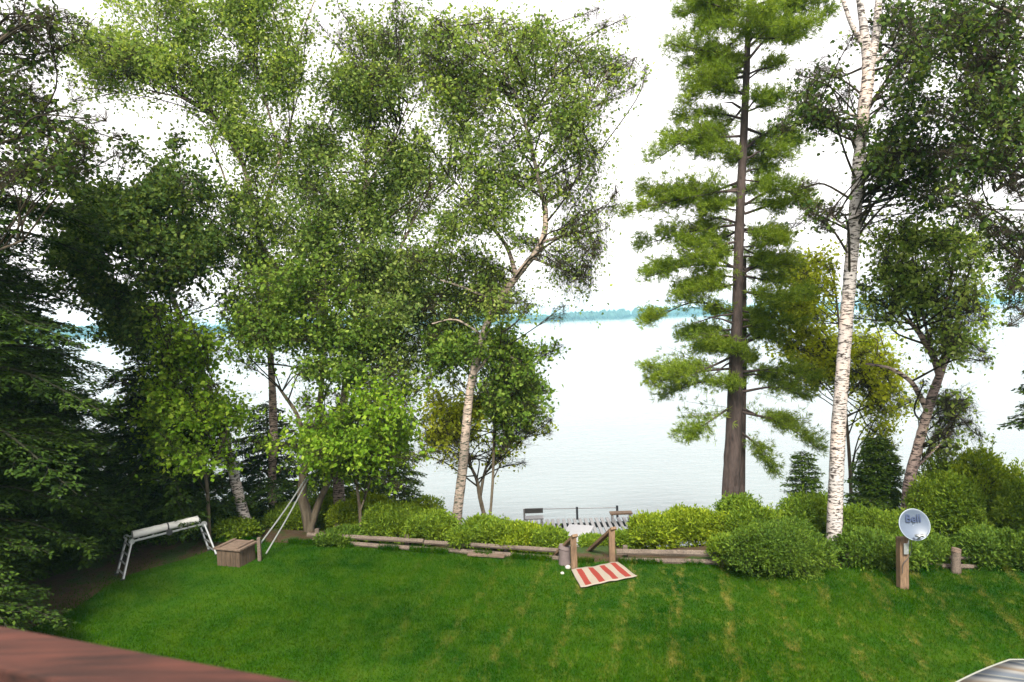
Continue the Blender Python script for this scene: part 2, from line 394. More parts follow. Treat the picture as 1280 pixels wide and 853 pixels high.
# haze
mt = bpy.data.materials.new('haze_air'); mt.use_nodes = True; n = mt.node_tree; n.nodes.clear()
o = n.nodes.new('ShaderNodeOutputMaterial'); pv = n.nodes.new('ShaderNodeVolumePrincipled')
pv.inputs['Color'].default_value = (.40, .80, 1.0, 1); pv.inputs['Density'].default_value = 0.00038; pv.inputs['Anisotropy'].default_value = 0
n.links.new(pv.outputs[0], o.inputs['Volume'])
HAZE_TOP = 24.0
mb = MB(); box(mb, (0, 2200, (HAZE_TOP - 6.3) / 2), (9000, 5000, HAZE_TOP + 6.3)); hz = tag(mb.build('haze', mt, smooth=False), kind='stuff')
hz['label'] = 'thin pale haze over the lake'; hz['category'] = 'haze'

# ------------------------------------------------------------------ broadleaf trees
def orient(Nl, r, down=.35, up=.5):
    D = r.normal(0, 1, (Nl, 3)); D[:, 2] -= down; Nn = r.normal(0, 1, (Nl, 3)); Nn[:, 2] += up
    return norm(D), norm(Nn)

def lump(P, s, r):
    # smooth 3-D lumps about s metres across, values near -1..1
    q = P / s * 2.2; o = r.uniform(0, 50, 6)
    a = np.sin(q[:, 0] + 1.7 * np.sin(q[:, 1] * .8 + o[0]) + o[1]) * np.sin(q[:, 2] * 1.1 + 1.3 * np.sin(q[:, 0] * .9 + o[2]) + o[3])
    return a + .5 * np.sin(q[:, 1] * 1.3 + q[:, 2] * 1.9 + o[4]) * np.sin(q[:, 0] * 2.1 - q[:, 2] + o[5])

def crown(limbs, clumps, r, Y0, leaf, nsub=22, droop=.15, jit=.075, thin=1.0, dens=1.0):
    """limbs: list of (pts, rad). clumps: (px, py, rx, ry, leaves[, depth offset]). Returns (foliage MB, branch MB)."""
    fm, bm = MB(), MB()
    allp = np.concatenate([p for p, q in limbs]); allr = np.concatenate([q for p, q in limbs])
    base = [tuple(c) for c in clumps]; cl = [(c[0], c[1], c[2] * 1.22, c[3] * 1.3, c[4] * .60 * dens) for c in base]
    for i, a in enumerate(base):
        for _ in range(2):       # loose sprays that break the outline
            th = r.uniform(0, 6.283); q = r.uniform(1.1, 1.75); cl.append((a[0] + math.cos(th) * a[2] * q, a[1] + math.sin(th) * a[3] * q * 1.2, a[2] * .42, a[3] * .5, a[4] * .10 * dens))
        ds = sorted(range(len(base)), key=lambda j: (base[j][0] - a[0]) ** 2 + (base[j][1] - a[1]) ** 2)
        for j in ds[1:3]:
            b = base[j]
            if math.hypot(a[0] - b[0], a[1] - b[1]) < 75:
                cl.append(((a[0] + b[0]) / 2 + r.normal(0, 7), (a[1] + b[1]) / 2 + r.normal(0, 7), (a[2] + b[2]) * .5, (a[3] + b[3]) * .5, (a[4] + b[4]) * .25 * dens))
    for c in cl:
        px, py, rx, ry, nl = c[:5]; dy = c[5] if len(c) > 5 else r.uniform(-1, 1)
        C = at(px, py, Y0 + dy); sx = rx / F * (Y0 + dy); sz = ry / F * (Y0 + dy); sy = .8 * (sx + sz) / 2 + .15
        S = np.array([sx, sy, sz])
        dist = np.linalg.norm((allp - C) * np.array([1, .6, 1]), axis=1) + np.where(allp[:, 2] > C[2] - .1, .9, 0)
        j = int(np.argsort(dist)[r.integers(0, min(22, len(dist)))]); A = allp[j]; ra = min(allr[j] * .5, .024)
        midp = (A + C) / 2 + r.normal(0, .12, 3) + np.array([0, 0, .12]); E = C + (C - A) / max(np.linalg.norm(C - A), .1) * S.mean() * .5
        pts, rad = spline([A, midp, C, E], [max(ra, .014), max(ra * .7, .010), max(ra * .45, .007), .004], 4); tube(bm, pts, rad, 5, cap=False)
        # secondary branches
        u = norm(r.normal(0, 1, (nsub, 3))); tips = C + u * S * (.25 + 1.2 * r.beta(1.6, 1.9, (nsub, 1))) ; tips[:, 2] -= droop * r.random(nsub) * sz
        st = pts[r.integers(len(pts) // 3, len(pts), nsub)]
        mids = (st + tips) / 2 + r.normal(0, .05, (nsub, 3)) + np.array([0, 0, .05])
        prisms(bm, st, mids, .0055, .0035); prisms(bm, mids, tips, .0035, .0015)
        # twigs
        ntw = int(nsub * (5.5 if dens > .6 else 4)); w_ = r.integers(0, nsub, ntw); tt = r.uniform(.25, 1.0, ntw)[:, None]
        b0 = np.where(tt < .5, st[w_] + (mids[w_] - st[w_]) * tt * 2, mids[w_] + (tips[w_] - mids[w_]) * (tt * 2 - 1))
        b1 = b0 + r.normal(0, 1, (ntw, 3)) * S * .42; b1[:, 2] -= droop * r.random(ntw) * sz * 1.3
        prisms(bm, b0, b1, .0022, .001)
        k1 = r.integers(0, ntw, int(nl)); s = r.random(len(k1))[:, None] ** .8
        P = b0[k1] + (b1[k1] - b0[k1]) * s + r.normal(0, jit, (len(k1), 3))
        g_ = .55 * lump(P, .85, np.random.default_rng(5)) + .45 * lump(P, .32, np.random.default_rng(6)); P = P[g_ + r.normal(0, .30, len(P)) > -.30 + .22 * (thin - 1)]
        D, Nn = orient(len(P), r, .5 if droop > .3 else .3)
        L = leaf * 1.38 * r.uniform(.4, 1.45, len(P)); blades(fm, P, D, Nn, L, L * .72, .4, .12)
    return fm, bm

def tree(name, label, cat, Y0, trunk, limbs, clumps, bark, leafm, seed, leaf=.058, group=None, nside=14, nsub=22, droop=.15, base_z=None, thin=1.0, dens=1.0):
    """trunk: [(px, py, width_px[, dy])...] from the ground up; limbs the same"""
    r = np.random.default_rng(seed); L = []
    def conv(tr):
        p = [at(a[0], a[1], Y0 + (a[3] if len(a) > 3 else 0)) for a in tr]
        q = [.84 * a[2] / 2 / F * (Y0 + (a[3] if len(a) > 3 else 0)) for a in tr]; return spline(p, q, 7)
    L = [conv(t) for t in [trunk] + limbs]
    p0 = L[0][0][0].copy(); g0 = gz(p0[0], p0[1]) - .05 if base_z is None else base_z
    # carry the trunk down to the ground with a root flare
    pts, rad = L[0]
    if p0[2] > g0:
        nadd = 6; zz = np.linspace(g0, p0[2], nadd, endpoint=False); slope = (pts[3] - pts[0]) / max(pts[3][2] - pts[0][2], .1)
        ext = np.array([p0 - slope * (p0[2] - z) * .6 for z in zz]); ext[:, 2] = zz
        er = rad[0] * (1 + .45 * np.exp(-(zz - g0) / .18)); pts = np.concatenate([ext, pts]); rad = np.concatenate([er, rad]); L[0] = (pts, rad)
    root = empty(name, (pts[0][0], pts[0][1], g0 + .05), label, cat, group)
    mb = MB(); tube(mb, pts, rad, nside, .035, r)
    for p, q in L[1:]: tube(mb, p, q, 8, .03, r)
    mb.build('trunk', bark, root)
    fm, bm = crown(L, clumps, r, Y0, leaf, nsub, droop, thin=thin, dens=dens)
    bm.build('branches', M['twig'], root); fm.build('crown', leafm, root, smooth=False)
    return root

K1 = 1.0
TG = 'trees along the lake bank'
# leaning white birch behind the wooden box
tree('birch_tree', 'white birch leaning left from behind the wooden box, dark leafy top', 'tree', 13.9,
     [(318, 676, 17), (304, 640, 16), (290, 585, 14), (272, 520, 12), (250, 460, 11), (228, 405, 9), (214, 365, 8), (205, 330, 6)],
     [[(214, 365, 6), (190, 330, 5), (150, 290, 3), (115, 270, 2)], [(228, 405, 6), (205, 398, 5), (180, 400, 4), (140, 385, 2)], [(205, 330, 5), (225, 280, 4), (245, 230, 3)], [(216, 370, 5), (245, 345, 4), (275, 330, 2)]],
     [(105, 300, 40, 30, 2600), (150, 255, 45, 30, 3400), (200, 225, 40, 26, 3000), (245, 240, 38, 32, 2800), (175, 300, 48, 30, 3600), (235, 300, 40, 30, 3000), (120, 350, 36, 22, 1900), (165, 368, 45, 22, 2600),
      (215, 345, 36, 22, 2000), (275, 320, 30, 34, 2200), (140, 410, 34, 16, 1300), (90, 260, 30, 26, 1300), (185, 425, 30, 14, 700), (70, 330, 26, 22, 900)], M['birch'], M['leaf_dark'], 11, .062, TG, droop=.1)
# straight slim birch with the big pale upper crown
tree('birch_tree', 'straight slim birch with high pale crown, between leaning birch and forked tree', 'tree', 14.8,
     [(342, 656, 13), (340, 600, 12), (342, 550, 12), (341, 500, 11), (338, 440, 9), (332, 360, 8), (322, 280, 7), (305, 210, 6), (285, 165, 5), (250, 120, 3)],
     [[(322, 280, 5), (350, 200, 4), (366, 140, 3), (372, 60, 2), (402, -20, 2)], [(305, 210, 5), (270, 150, 4), (235, 125, 3), (190, 115, 2)], [(332, 350, 5), (300, 300, 4), (280, 220, 3), (262, 180, 2)], [(350, 200, 4), (330, 120, 3), (300, 50, 2)]],
     [(150, 45, 48, 30, 3800), (215, 30, 50, 36, 4600), (285, 25, 50, 40, 4800), (345, 30, 42, 40, 3600), (190, 90, 45, 26, 3300), (250, 95, 46, 34, 4200), (310, 100, 44, 38, 4200), (365, 100, 34, 40, 2600),
      (290, 160, 40, 26, 2600), (340, 180, 42, 36, 3600), (135, 95, 28, 24, 1200), (310, 240, 36, 34, 2600), (350, 290, 42, 40, 3600), (300, 330, 32, 34, 2200), (105, 60, 26, 30, 1300), (200, -30, 90, 30, 3500), (330, -30, 80, 30, 3500)],
     M['birch_pink'], M['leaf_birch'], 12, .050, TG, droop=.4, dens=.8)
# crooked forked tree
tree('forked_tree', 'crooked grey tree forking low above the timber edging, left of the thick stump-like birch', 'tree', 14.0,
     [(388, 672, 17), (384, 645, 16), (378, 615, 14), (384, 570, 11), (398, 520, 9), (404, 450, 7), (406, 380, 5), (408, 300, 4)],
     [[(388, 660, 12), (400, 625, 10), (412, 598, 9), (420, 560, 7), (440, 500, 5), (455, 440, 4)], [(384, 560, 7), (372, 520, 6), (356, 495, 5), (345, 480, 3)], [(404, 450, 5), (385, 410, 4), (370, 370, 3)]],
     [(340, 420, 36, 28, 2400), (380, 400, 40, 30, 3000), (430, 410, 42, 30, 3200), (350, 360, 42, 36, 3400), (410, 340, 44, 36, 3800), (395, 460, 34, 22, 1600), (450, 455, 38, 22, 2000), (320, 380, 34, 28, 1800), (300, 420, 24, 24, 1000)],
     M['bark'], M['leaf_mid'], 13, .058, TG, dens=.75)
# thick short-looking birch
tree('birch_tree', 'thick pinkish birch just right of the forked tree, with a broad green crown', 'tree', 14.6,
     [(425, 684, 19), (425, 640, 18), (423, 600, 16), (426, 540, 13), (434, 470, 11), (444, 400, 9), (452, 320, 8), (456, 240, 6), (460, 160, 4), (468, 90, 3)],
     [[(444, 400, 6), (490, 330, 5), (520, 270, 3), (540, 230, 2)], [(434, 470, 6), (480, 420, 5), (520, 400, 3)], [(452, 320, 5), (420, 250, 4), (400, 190, 2)], [(456, 240, 4), (490, 180, 3), (510, 130, 2)]],
     [(480, 40, 42, 26, 1500), (445, 70, 34, 26, 1300), (500, 90, 36, 24, 1200), (420, 110, 42, 34, 3400), (470, 130, 42, 34, 3200), (400, 180, 46, 36, 4200), (460, 190, 48, 38, 4600), (515, 190, 40, 34, 2600),
      (390, 250, 48, 40, 4800), (450, 255, 50, 40, 5200), (510, 255, 44, 40, 3800), (400, 310, 50, 36, 4600), (470, 315, 52, 38, 5200), (530, 320, 44, 36, 3600), (445, 365, 50, 30, 4000), (505, 370, 48, 32, 4000),
      (555, 365, 40, 30, 2600), (490, 410, 44, 22, 2400), (540, 410, 36, 22, 1700), (470, 465, 38, 22, 1500), (510, 450, 30, 22, 1000), (430, 20, 26, 26, 700), (520, 20, 30, 24, 800)],
     M['birch_pink'], M['leaf_silver'], 14, .050, TG, droop=.3, dens=.85)
# bright sapling in front of the leaning birch
tree('young_tree', 'young bright green leafy tree in front of the leaning birch, by the ladder bench', 'tree', 13.2,
     [(262, 668, 5), (258, 600, 5), (246, 540, 4), (232, 480, 3), (224, 440, 2)], [[(258, 600, 3), (276, 560, 3), (290, 520, 2)], [(246, 540, 3), (220, 520, 2), (200, 500, 2)]],
     [(205, 440, 32, 30, 1500), (250, 450, 30, 26, 1100), (200, 490, 36, 26, 2400), (245, 500, 40, 28, 3000), (215, 535, 38, 24, 2500), (255, 530, 34, 20, 2000), (240, 570, 36, 22, 2000), (295, 520, 30, 24, 1500), (190, 560, 28, 18, 900), (165, 500, 22, 16, 350), (215, 410, 26, 16, 500), (255, 420, 26, 14, 400)],
     M['bark'], M['leaf_bright'], 15, .060, TG, dens=.8, thin=1.4)
tree('young_tree', 'young bright green leafy tree before the forked trunk, overhanging the water gap', 'tree', 13.3,
     [(452, 690, 5), (450, 640, 5), (444, 590, 4), (440, 540, 3), (446, 500, 2)], [[(450, 640, 3), (468, 590, 3), (490, 550, 2)], [(444, 590, 3), (415, 565, 2), (395, 555, 2)]],
     [(400, 530, 30, 20, 1300), (440, 520, 38, 24, 2600), (485, 515, 34, 24, 2200), (425, 555, 36, 22, 2100), (470, 555, 36, 26, 2400), (495, 550, 22, 22, 1000), (405, 580, 28, 18, 1200), (455, 590, 30, 16, 1100), (480, 490, 36, 14, 1000), (370, 560, 26, 18, 900)],
     M['bark'], M['leaf_bright'], 16, .060, TG, dens=.8, thin=1.4)
# curved birch over the lake
tree('birch_tree', 'tall brown-barked birch curving right over the lake, left of the steps', 'tree', 13.6,
     [(569, 664, 16), (573, 630, 15), (579, 580, 14), (584, 520, 13), (591, 470, 12), (604, 420, 11), (622, 378, 11), (652, 338, 10), (676, 305, 9), (682, 268, 8), (672, 220, 6), (658, 160, 5), (640, 110, 4), (606, 55, 3), (592, 30, 2)],
     [[(678, 303, 5), (710, 292, 4), (742, 268, 3)], [(681, 255, 4), (715, 232, 3), (745, 195, 2)], [(664, 322, 5), (698, 335, 3), (735, 348, 2)], [(645, 345, 8), (634, 310, 6), (612, 280, 5), (590, 250, 3), (560, 220, 2)], [(676, 210, 4), (720, 150, 3), (760, 90, 2)], [(658, 160, 4), (690, 100, 3), (700, 50, 2)], [(591, 470, 5), (620, 440, 4), (645, 450, 3)], [(622, 378, 5), (580, 360, 4), (550, 350, 2)], [(604, 420, 4), (570, 400, 3), (540, 405, 2)]],
     [(560, 40, 38, 28, 2200), (610, 25, 38, 26, 2200), (665, 35, 38, 28, 2100), (710, 60, 36, 30, 1800), (755, 75, 34, 26, 900), (785, 78, 18, 18, 260), (580, 90, 40, 26, 2600), (635, 90, 40, 28, 2700), (690, 110, 38, 28, 2100),
      (735, 130, 34, 28, 1100), (590, 145, 42, 28, 2900), (645, 155, 40, 28, 2500), (705, 170, 34, 26, 1400), (745, 190, 26, 30, 500), (580, 200, 40, 28, 2700), (635, 215, 40, 30, 2200), (690, 225, 32, 26, 900), (730, 240, 28, 26, 500),
      (570, 260, 40, 32, 2700), (620, 270, 38, 30, 1900), (705, 285, 34, 30, 700), (745, 290, 22, 34, 350), (575, 320, 38, 30, 2400), (620, 335, 36, 28, 1500), (700, 335, 30, 26, 550), (735, 350, 18, 20, 220), (590, 375, 40, 20, 1900), (640, 370, 30, 14, 500),
      (550, 110, 30, 30, 1300), (540, 60, 26, 26, 700)],
     M['birch_brown'], M['leaf_birch'], 17, .048, TG, droop=.7, dens=.72)
# denser lower bough mass belongs to a companion tree behind
tree('young_tree', 'dark green leafy young tree on thin hidden stem, just right of the curving birch trunk', 'tree', 14.4,
     [(612, 655, 4), (616, 600, 4), (618, 540, 4), (622, 480, 3), (628, 430, 2)], [[(618, 540, 3), (640, 500, 2), (655, 470, 2)], [(622, 480, 3), (600, 440, 2)]],
     [(620, 430, 34, 20, 1700), (655, 450, 26, 26, 1700), (635, 470, 30, 24, 1900), (660, 490, 24, 28, 1500), (645, 515, 28, 20, 1300), (590, 425, 34, 22, 1600), (555, 420, 34, 22, 1500), (575, 450, 26, 18, 800), (630, 535, 22, 14, 500), (610, 490, 16, 20, 500), (530, 455, 30, 16, 700)],
     M['bark'], M['leaf_mid'], 18, .06, TG, nsub=20, dens=.85)
tree('young_tree', 'small twin-stemmed sapling with yellow-green leaves between curving birch and lake steps', 'tree', 15.2,
     [(606, 648, 6), (600, 622, 6), (596, 600, 5), (588, 582, 4), (578, 556, 3), (566, 530, 2)], [[(600, 622, 5), (606, 590, 4), (616, 565, 4), (619, 545, 3), (617, 520, 2)]],
     [(548, 500, 28, 18, 1000), (580, 520, 28, 20, 1100), (555, 530, 30, 18, 1000), (600, 505, 26, 18, 800), (640, 550, 26, 14, 400), (575, 560, 22, 12, 300), (535, 545, 18, 14, 300), (655, 530, 18, 12, 250), (620, 575, 22, 10, 160)],
     M['bark'], M['leaf_yellow'], 19, .058, TG, dens=.9)
# tall white birch on the right
tree('birch_tree', 'tall straight white birch with black marks, at the lawn edge left of the dish', 'tree', 11.4,
     [(1041, 704, 22), (1043, 660, 22), (1045, 600, 21), (1049, 520, 20), (1055, 440, 19), (1061, 360, 18), (1068, 280, 18), (1072, 220, 17), (1078, 150, 17), (1085, 90, 17), (1080, 40, 12), (1073, -10, 9), (1068, -60, 7)],
     [[(1084, 95, 15), (1094, 50, 12), (1098, 0, 10), (1100, -60, 8)], [(1080, 60, 8), (1064, 30, 7), (1054, 0, 6), (1048, -30, 5)], [(1078, 150, 6), (1050, 140, 4), (1010, 150, 2)], [(1074, 200, 6), (1110, 180, 5), (1150, 150, 3)], [(1090, 80, 6), (1130, 50, 4), (1170, 20, 3)], [(1068, 290, 4), (1045, 275, 3), (1025, 265, 2)]],
     [(1008, 112, 26, 24, 560), (1030, 90, 24, 20, 420), (1012, 150, 30, 18, 620), (1045, 160, 26, 16, 520), (1120, 100, 30, 26, 1000), (1110, 165, 34, 26, 1400), (1105, 215, 26, 18, 700), (1140, 190, 34, 26, 1500),
      (1150, 140, 32, 26, 1100), (1110, 30, 30, 26, 900), (1150, 30, 36, 30, 1400), (1130, 235, 30, 22, 900), (1025, 262, 24, 16, 360), (1035, 285, 20, 12, 160), (1165, 80, 32, 28, 1100), (1175, 225, 30, 24, 1100), (1200, 180, 30, 24, 900), (1170, 260, 30, 20, 700)],
     M['birch'], M['leaf_dark'], 20, .054, TG, nside=20, thin=1.3, dens=.52)
tree('birch_tree', 'pink-barked birch bending behind the dish, its stem forking left over the lake', 'tree', 12.6,
     [(1133, 642, 17), (1137, 600, 16), (1147, 560, 14), (1158, 520, 13), (1165, 495, 13), (1176, 465, 11), (1182, 440, 9)],
     [[(1160, 515, 10), (1148, 492, 8), (1136, 475, 7), (1110, 460, 5), (1082, 455, 3)], [(1174, 470, 11), (1168, 450, 10), (1156, 428, 9), (1142, 408, 7), (1122, 392, 5), (1100, 375, 3)], [(1176, 462, 7), (1184, 430, 5), (1180, 395, 4), (1190, 340, 3), (1200, 290, 2)], [(1140, 590, 4), (1170, 560, 3), (1190, 540, 2)], [(1168, 450, 4), (1150, 380, 4), (1140, 320, 3), (1130, 280, 2)]],
     [(1105, 275, 28, 20, 900), (1110, 315, 32, 22, 1300), (1150, 300, 34, 24, 1500), (1190, 300, 32, 24, 1300), (1225, 320, 28, 26, 900), (1125, 350, 32, 20, 1200), (1165, 350, 32, 22, 1300), (1205, 360, 32, 24, 1100), (1150, 385, 30, 16, 800), (1190, 400, 30, 18, 700),
      (1225, 390, 20, 26, 450), (1095, 380, 26, 16, 500), (1185, 430, 20, 20, 350), (1170, 500, 22, 14, 260), (1190, 530, 22, 22, 380), (1180, 560, 18, 12, 180), (1205, 500, 14, 18, 160), (1200, 430, 24, 20, 250)],
     M['birch_pink'], M['leaf_birch'], 21, .055, TG, droop=.45, dens=.62)
tree('young_tree', 'yellow-green leafed tree behind the tall white birch, spreading both sides of it', 'tree', 15.5,
     [(1064, 640, 5), (1062, 580, 5), (1056, 500, 4), (1052, 440, 4), (1046, 380, 3), (1040, 330, 2)], [[(1056, 500, 3), (1090, 460, 3), (1110, 440, 2)], [(1052, 440, 3), (1015, 400, 3), (990, 370, 2)], [(1058, 520, 3), (1095, 505, 2)]],
     [(1000, 345, 30, 20, 900), (1020, 325, 26, 16, 600), (985, 385, 24, 22, 900), (1015, 390, 30, 22, 1200), (1000, 430, 30, 20, 1100), (1035, 440, 30, 24, 1200), (1070, 420, 30, 20, 900), (1095, 450, 26, 18, 800), (1115, 480, 20, 20, 600), (1095, 500, 26, 20, 800),
      (1100, 535, 20, 16, 400), (1030, 470, 30, 16, 600), (1075, 470, 20, 16, 400), (1000, 465, 22, 12, 300)],
     M['bark'], M['leaf_yellow'], 22, .060, TG, dens=1.2)
# tree whose branches hang in from the right edge
tree('maple_tree', 'dark leafy tree whose boughs hang in from the right edge above the dish', 'tree', 9.6,
     [(1360, 760, 26), (1358, 600, 25), (1352, 420, 22), (1345, 300, 20), (1338, 180, 17), (1330, 60, 13), (1325, -60, 9)],
     [[(1345, 300, 8), (1300, 225, 6), (1268, 225, 5), (1243, 240, 3)], [(1338, 180, 8), (1280, 130, 6), (1230, 100, 4), (1190, 80, 3)], [(1330, 60, 8), (1270, 20, 5), (1200, -10, 4)], [(1350, 400, 6), (1310, 350, 4), (1270, 330, 3)]],
     [(1270, 20, 36, 34, 1500), (1225, 25, 36, 30, 1300), (1185, 45, 34, 28, 1000), (1265, 80, 34, 30, 1300), (1220, 85, 34, 26, 1100), (1270, 140, 30, 30, 1000), (1235, 145, 32, 24, 900), (1205, 125, 28, 24, 700), (1265, 190, 24, 18, 450), (1215, 185, 30, 22, 750),
      (1240, 215, 22, 14, 300), (1195, 215, 24, 16, 350), (1200, 260, 26, 14, 350), (1265, 300, 22, 14, 260), (1272, 345, 22, 24, 420), (1262, 385, 18, 14, 180), (1240, 290, 24, 12, 220), (1180, 5, 34, 20, 700), (1276, 250, 14, 10, 80)],
     M['bark'], M['leaf_dark'], 23, .050, TG, nsub=18, thin=1.3, dens=.62)
tree('maple_tree', 'dark leafy tree whose boughs hang in from the upper left edge', 'tree', 9.0,
     [(-95, 800, 22), (-90, 600, 21), (-84, 400, 18), (-76, 250, 15), (-66, 120, 12), (-60, 0, 8)],
     [[(-84, 400, 7), (-30, 330, 5), (30, 300, 3)], [(-76, 250, 7), (-20, 190, 5), (50, 170, 4), (95, 195, 2)], [(-66, 120, 7), (-10, 60, 5), (40, 20, 3)]],
     [(15, 25, 36, 28, 900), (55, 60, 28, 24, 500), (20, 95, 34, 26, 800), (75, 25, 20, 22, 260), (30, 150, 40, 24, 1100), (85, 165, 36, 20, 1000), (60, 210, 44, 22, 1300), (15, 230, 32, 30, 1100), (110, 200, 24, 18, 500)],
     M['bark'], M['leaf_dark'], 24, .048, TG, nsub=18, thin=1.5, dens=.5)

# ------------------------------------------------------------------ white pine
def pine():
    r = np.random.default_rng(31); Y0 = 14.6
    tr = [(913, 650, 34), (914, 600, 31), (917, 540, 28), (919, 480, 25), (921, 400, 21), (923, 320, 19), (926, 240, 17), (930, 160, 15), (933, 90, 13), (936, 20, 10), (939, -60, 8), (942, -140, 5)]
    pts, rad = spline([at(a, b, Y0) for a, b, c in tr], [c * (.70 if b > 450 else .62) / 2 / F * Y0 for a, b, c in tr], 6)
    g0 = float(gz(pts[0][0], pts[0][1])); root = empty('pine_tree', (pts[0][0], pts[0][1], g0), 'tall white pine with thick dark trunk and layered feathery boughs, centre right', 'tree', TG)
    pts = np.concatenate([[[pts[0][0], pts[0][1], g0 - .1]], pts]); rad = np.concatenate([[rad[0] * 1.08], rad])
    mb = MB(); tube(mb, pts, rad, 20, .03, r); mb.build('trunk', M['pine_bark'], root)
    st = [(926, 660, 11), (927, 560, 10), (929, 470, 9), (930, 400, 7), (931, 320, 4)]
    p2, q2 = spline([at(a, b, Y0 + .5) for a, b, c in st], [c / 2 / F * Y0 for a, b, c in st], 5); mb = MB(); tube(mb, p2, q2, 10, .03, r); mb.build('side_stem', M['pine_bark'], root)
    # boughs: (start y on the trunk, tip px, tip py)
    B = [(70, 836, 55), (60, 1040, 20), (40, 870, 10), (30, 1000, 0), (75, 985, 55), (20, 850, -10), (10, 1040, -15), (90, 862, 95), (100, 975, 80), (120, 858, 130), (140, 980, 120), (150, 850, 150), (170, 835, 172), (185, 985, 180), (195, 812, 205), (215, 962, 225),
         (225, 800, 235), (235, 775, 268), (250, 830, 250), (255, 970, 262), (280, 800, 308), (290, 975, 300), (300, 850, 300), (320, 965, 335), (335, 800, 350), (340, 830, 345), (345, 975, 352), (352, 850, 358), (365, 965, 385),
         (395, 808, 405), (400, 1000, 402), (440, 808, 458), (430, 990, 440), (460, 815, 480), (465, 1020, 472), (480, 830, 495), (500, 855, 548), (490, 1012, 500), (515, 1025, 563), (540, 965, 590), (120, 900, 115), (200, 880, 190), (310, 890, 330), (265, 880, 262), (420, 850, 420), (470, 960, 470), (510, 985, 530)]
    bm, fm = MB(), MB(); ax_z = pts[:, 2]
    for (py, tx, ty) in B + [(r.uniform(-130, 560), None, None) for _ in range(100)]:
        A = at(925 + (560 - py) * .02, py, Y0)
        if tx is None:
            ang = r.uniform(0, 2 * math.pi); ln = r.uniform(.4, 1.7)
            if math.sin(ang) < -.2 and r.random() < .6: continue
            if py > 380: ln *= .62
            if py > 500: continue
            T = A + np.array([math.cos(ang) * ln, math.sin(ang) * ln, r.uniform(-.25, .2)])
        else: T = at(tx, ty, Y0 + r.uniform(-.6, .6))
        mid = (A + T) / 2 + np.array([0, r.normal(0, .08), r.normal(.06, .09) * np.linalg.norm(T - A)]); ln = np.linalg.norm(T - A)
        bp, br = spline([A, mid, T], [.035 if ln > 1 else .02, .018, .006], 8); tube(bm, bp, br, 6, cap=False)
        d0 = norm(T - A); side = norm(np.cross(d0, [0, 0, 1]))
        nb = int(10 + ln * 13); tt = r.uniform(.22, 1.0, nb); ii = (tt * (len(bp) - 1)).astype(int); S0 = bp[ii]
        sg = r.choice([-1, 1], nb); L2 = (1.08 - tt) * ln * .52 * r.uniform(.4, 1.3, nb) + .16
        dirs = norm(d0 * r.uniform(.4, 1, (nb, 1)) + side * sg[:, None] * r.uniform(.3, 1, (nb, 1)) + np.array([0, 0, 1]) * r.uniform(-.15, .5, (nb, 1)))
        S1 = S0 + dirs * L2[:, None]; prisms(bm, S0, S1, .006, .003)
        nt_ = 10; f = r.uniform(.15, 1.05, (nb, nt_)); TP = (S0[:, None] + dirs[:, None] * (L2[:, None] * f)[:, :, None]).reshape(-1, 3) + r.normal(0, .075, (nb * nt_, 3)) * np.array([1, 1, .9])
        TD = norm(np.repeat(dirs, nt_, 0) + r.normal(0, .5, (nb * nt_, 3)) + np.array([0, 0, .25]))
        nn = 12; PP = np.repeat(TP, nn, 0); DD = norm(np.repeat(TD, nn, 0) + r.normal(0, .62, (len(PP), 3)))
        blades(fm, PP, DD, r.normal(0, 1, (len(PP), 3)), r.uniform(.08, .15, len(PP)), .011, .5)
    # a few bare snags
    for (py, tx, ty) in [(98, 968, 84), (392, 868, 404), (408, 880, 396), (135, 905, 128), (448, 890, 470)]:
        A = at(925, py, Y0); T = at(tx, ty, Y0 - .2); tube(bm, [A, (A + T) / 2 + np.array([0, 0, .05]), T], [.03, .02, .008], 6)
    bm.build('branches', M['pine_bark'], root); fm.build('crown', M['needle'], root, smooth=False)
pine()

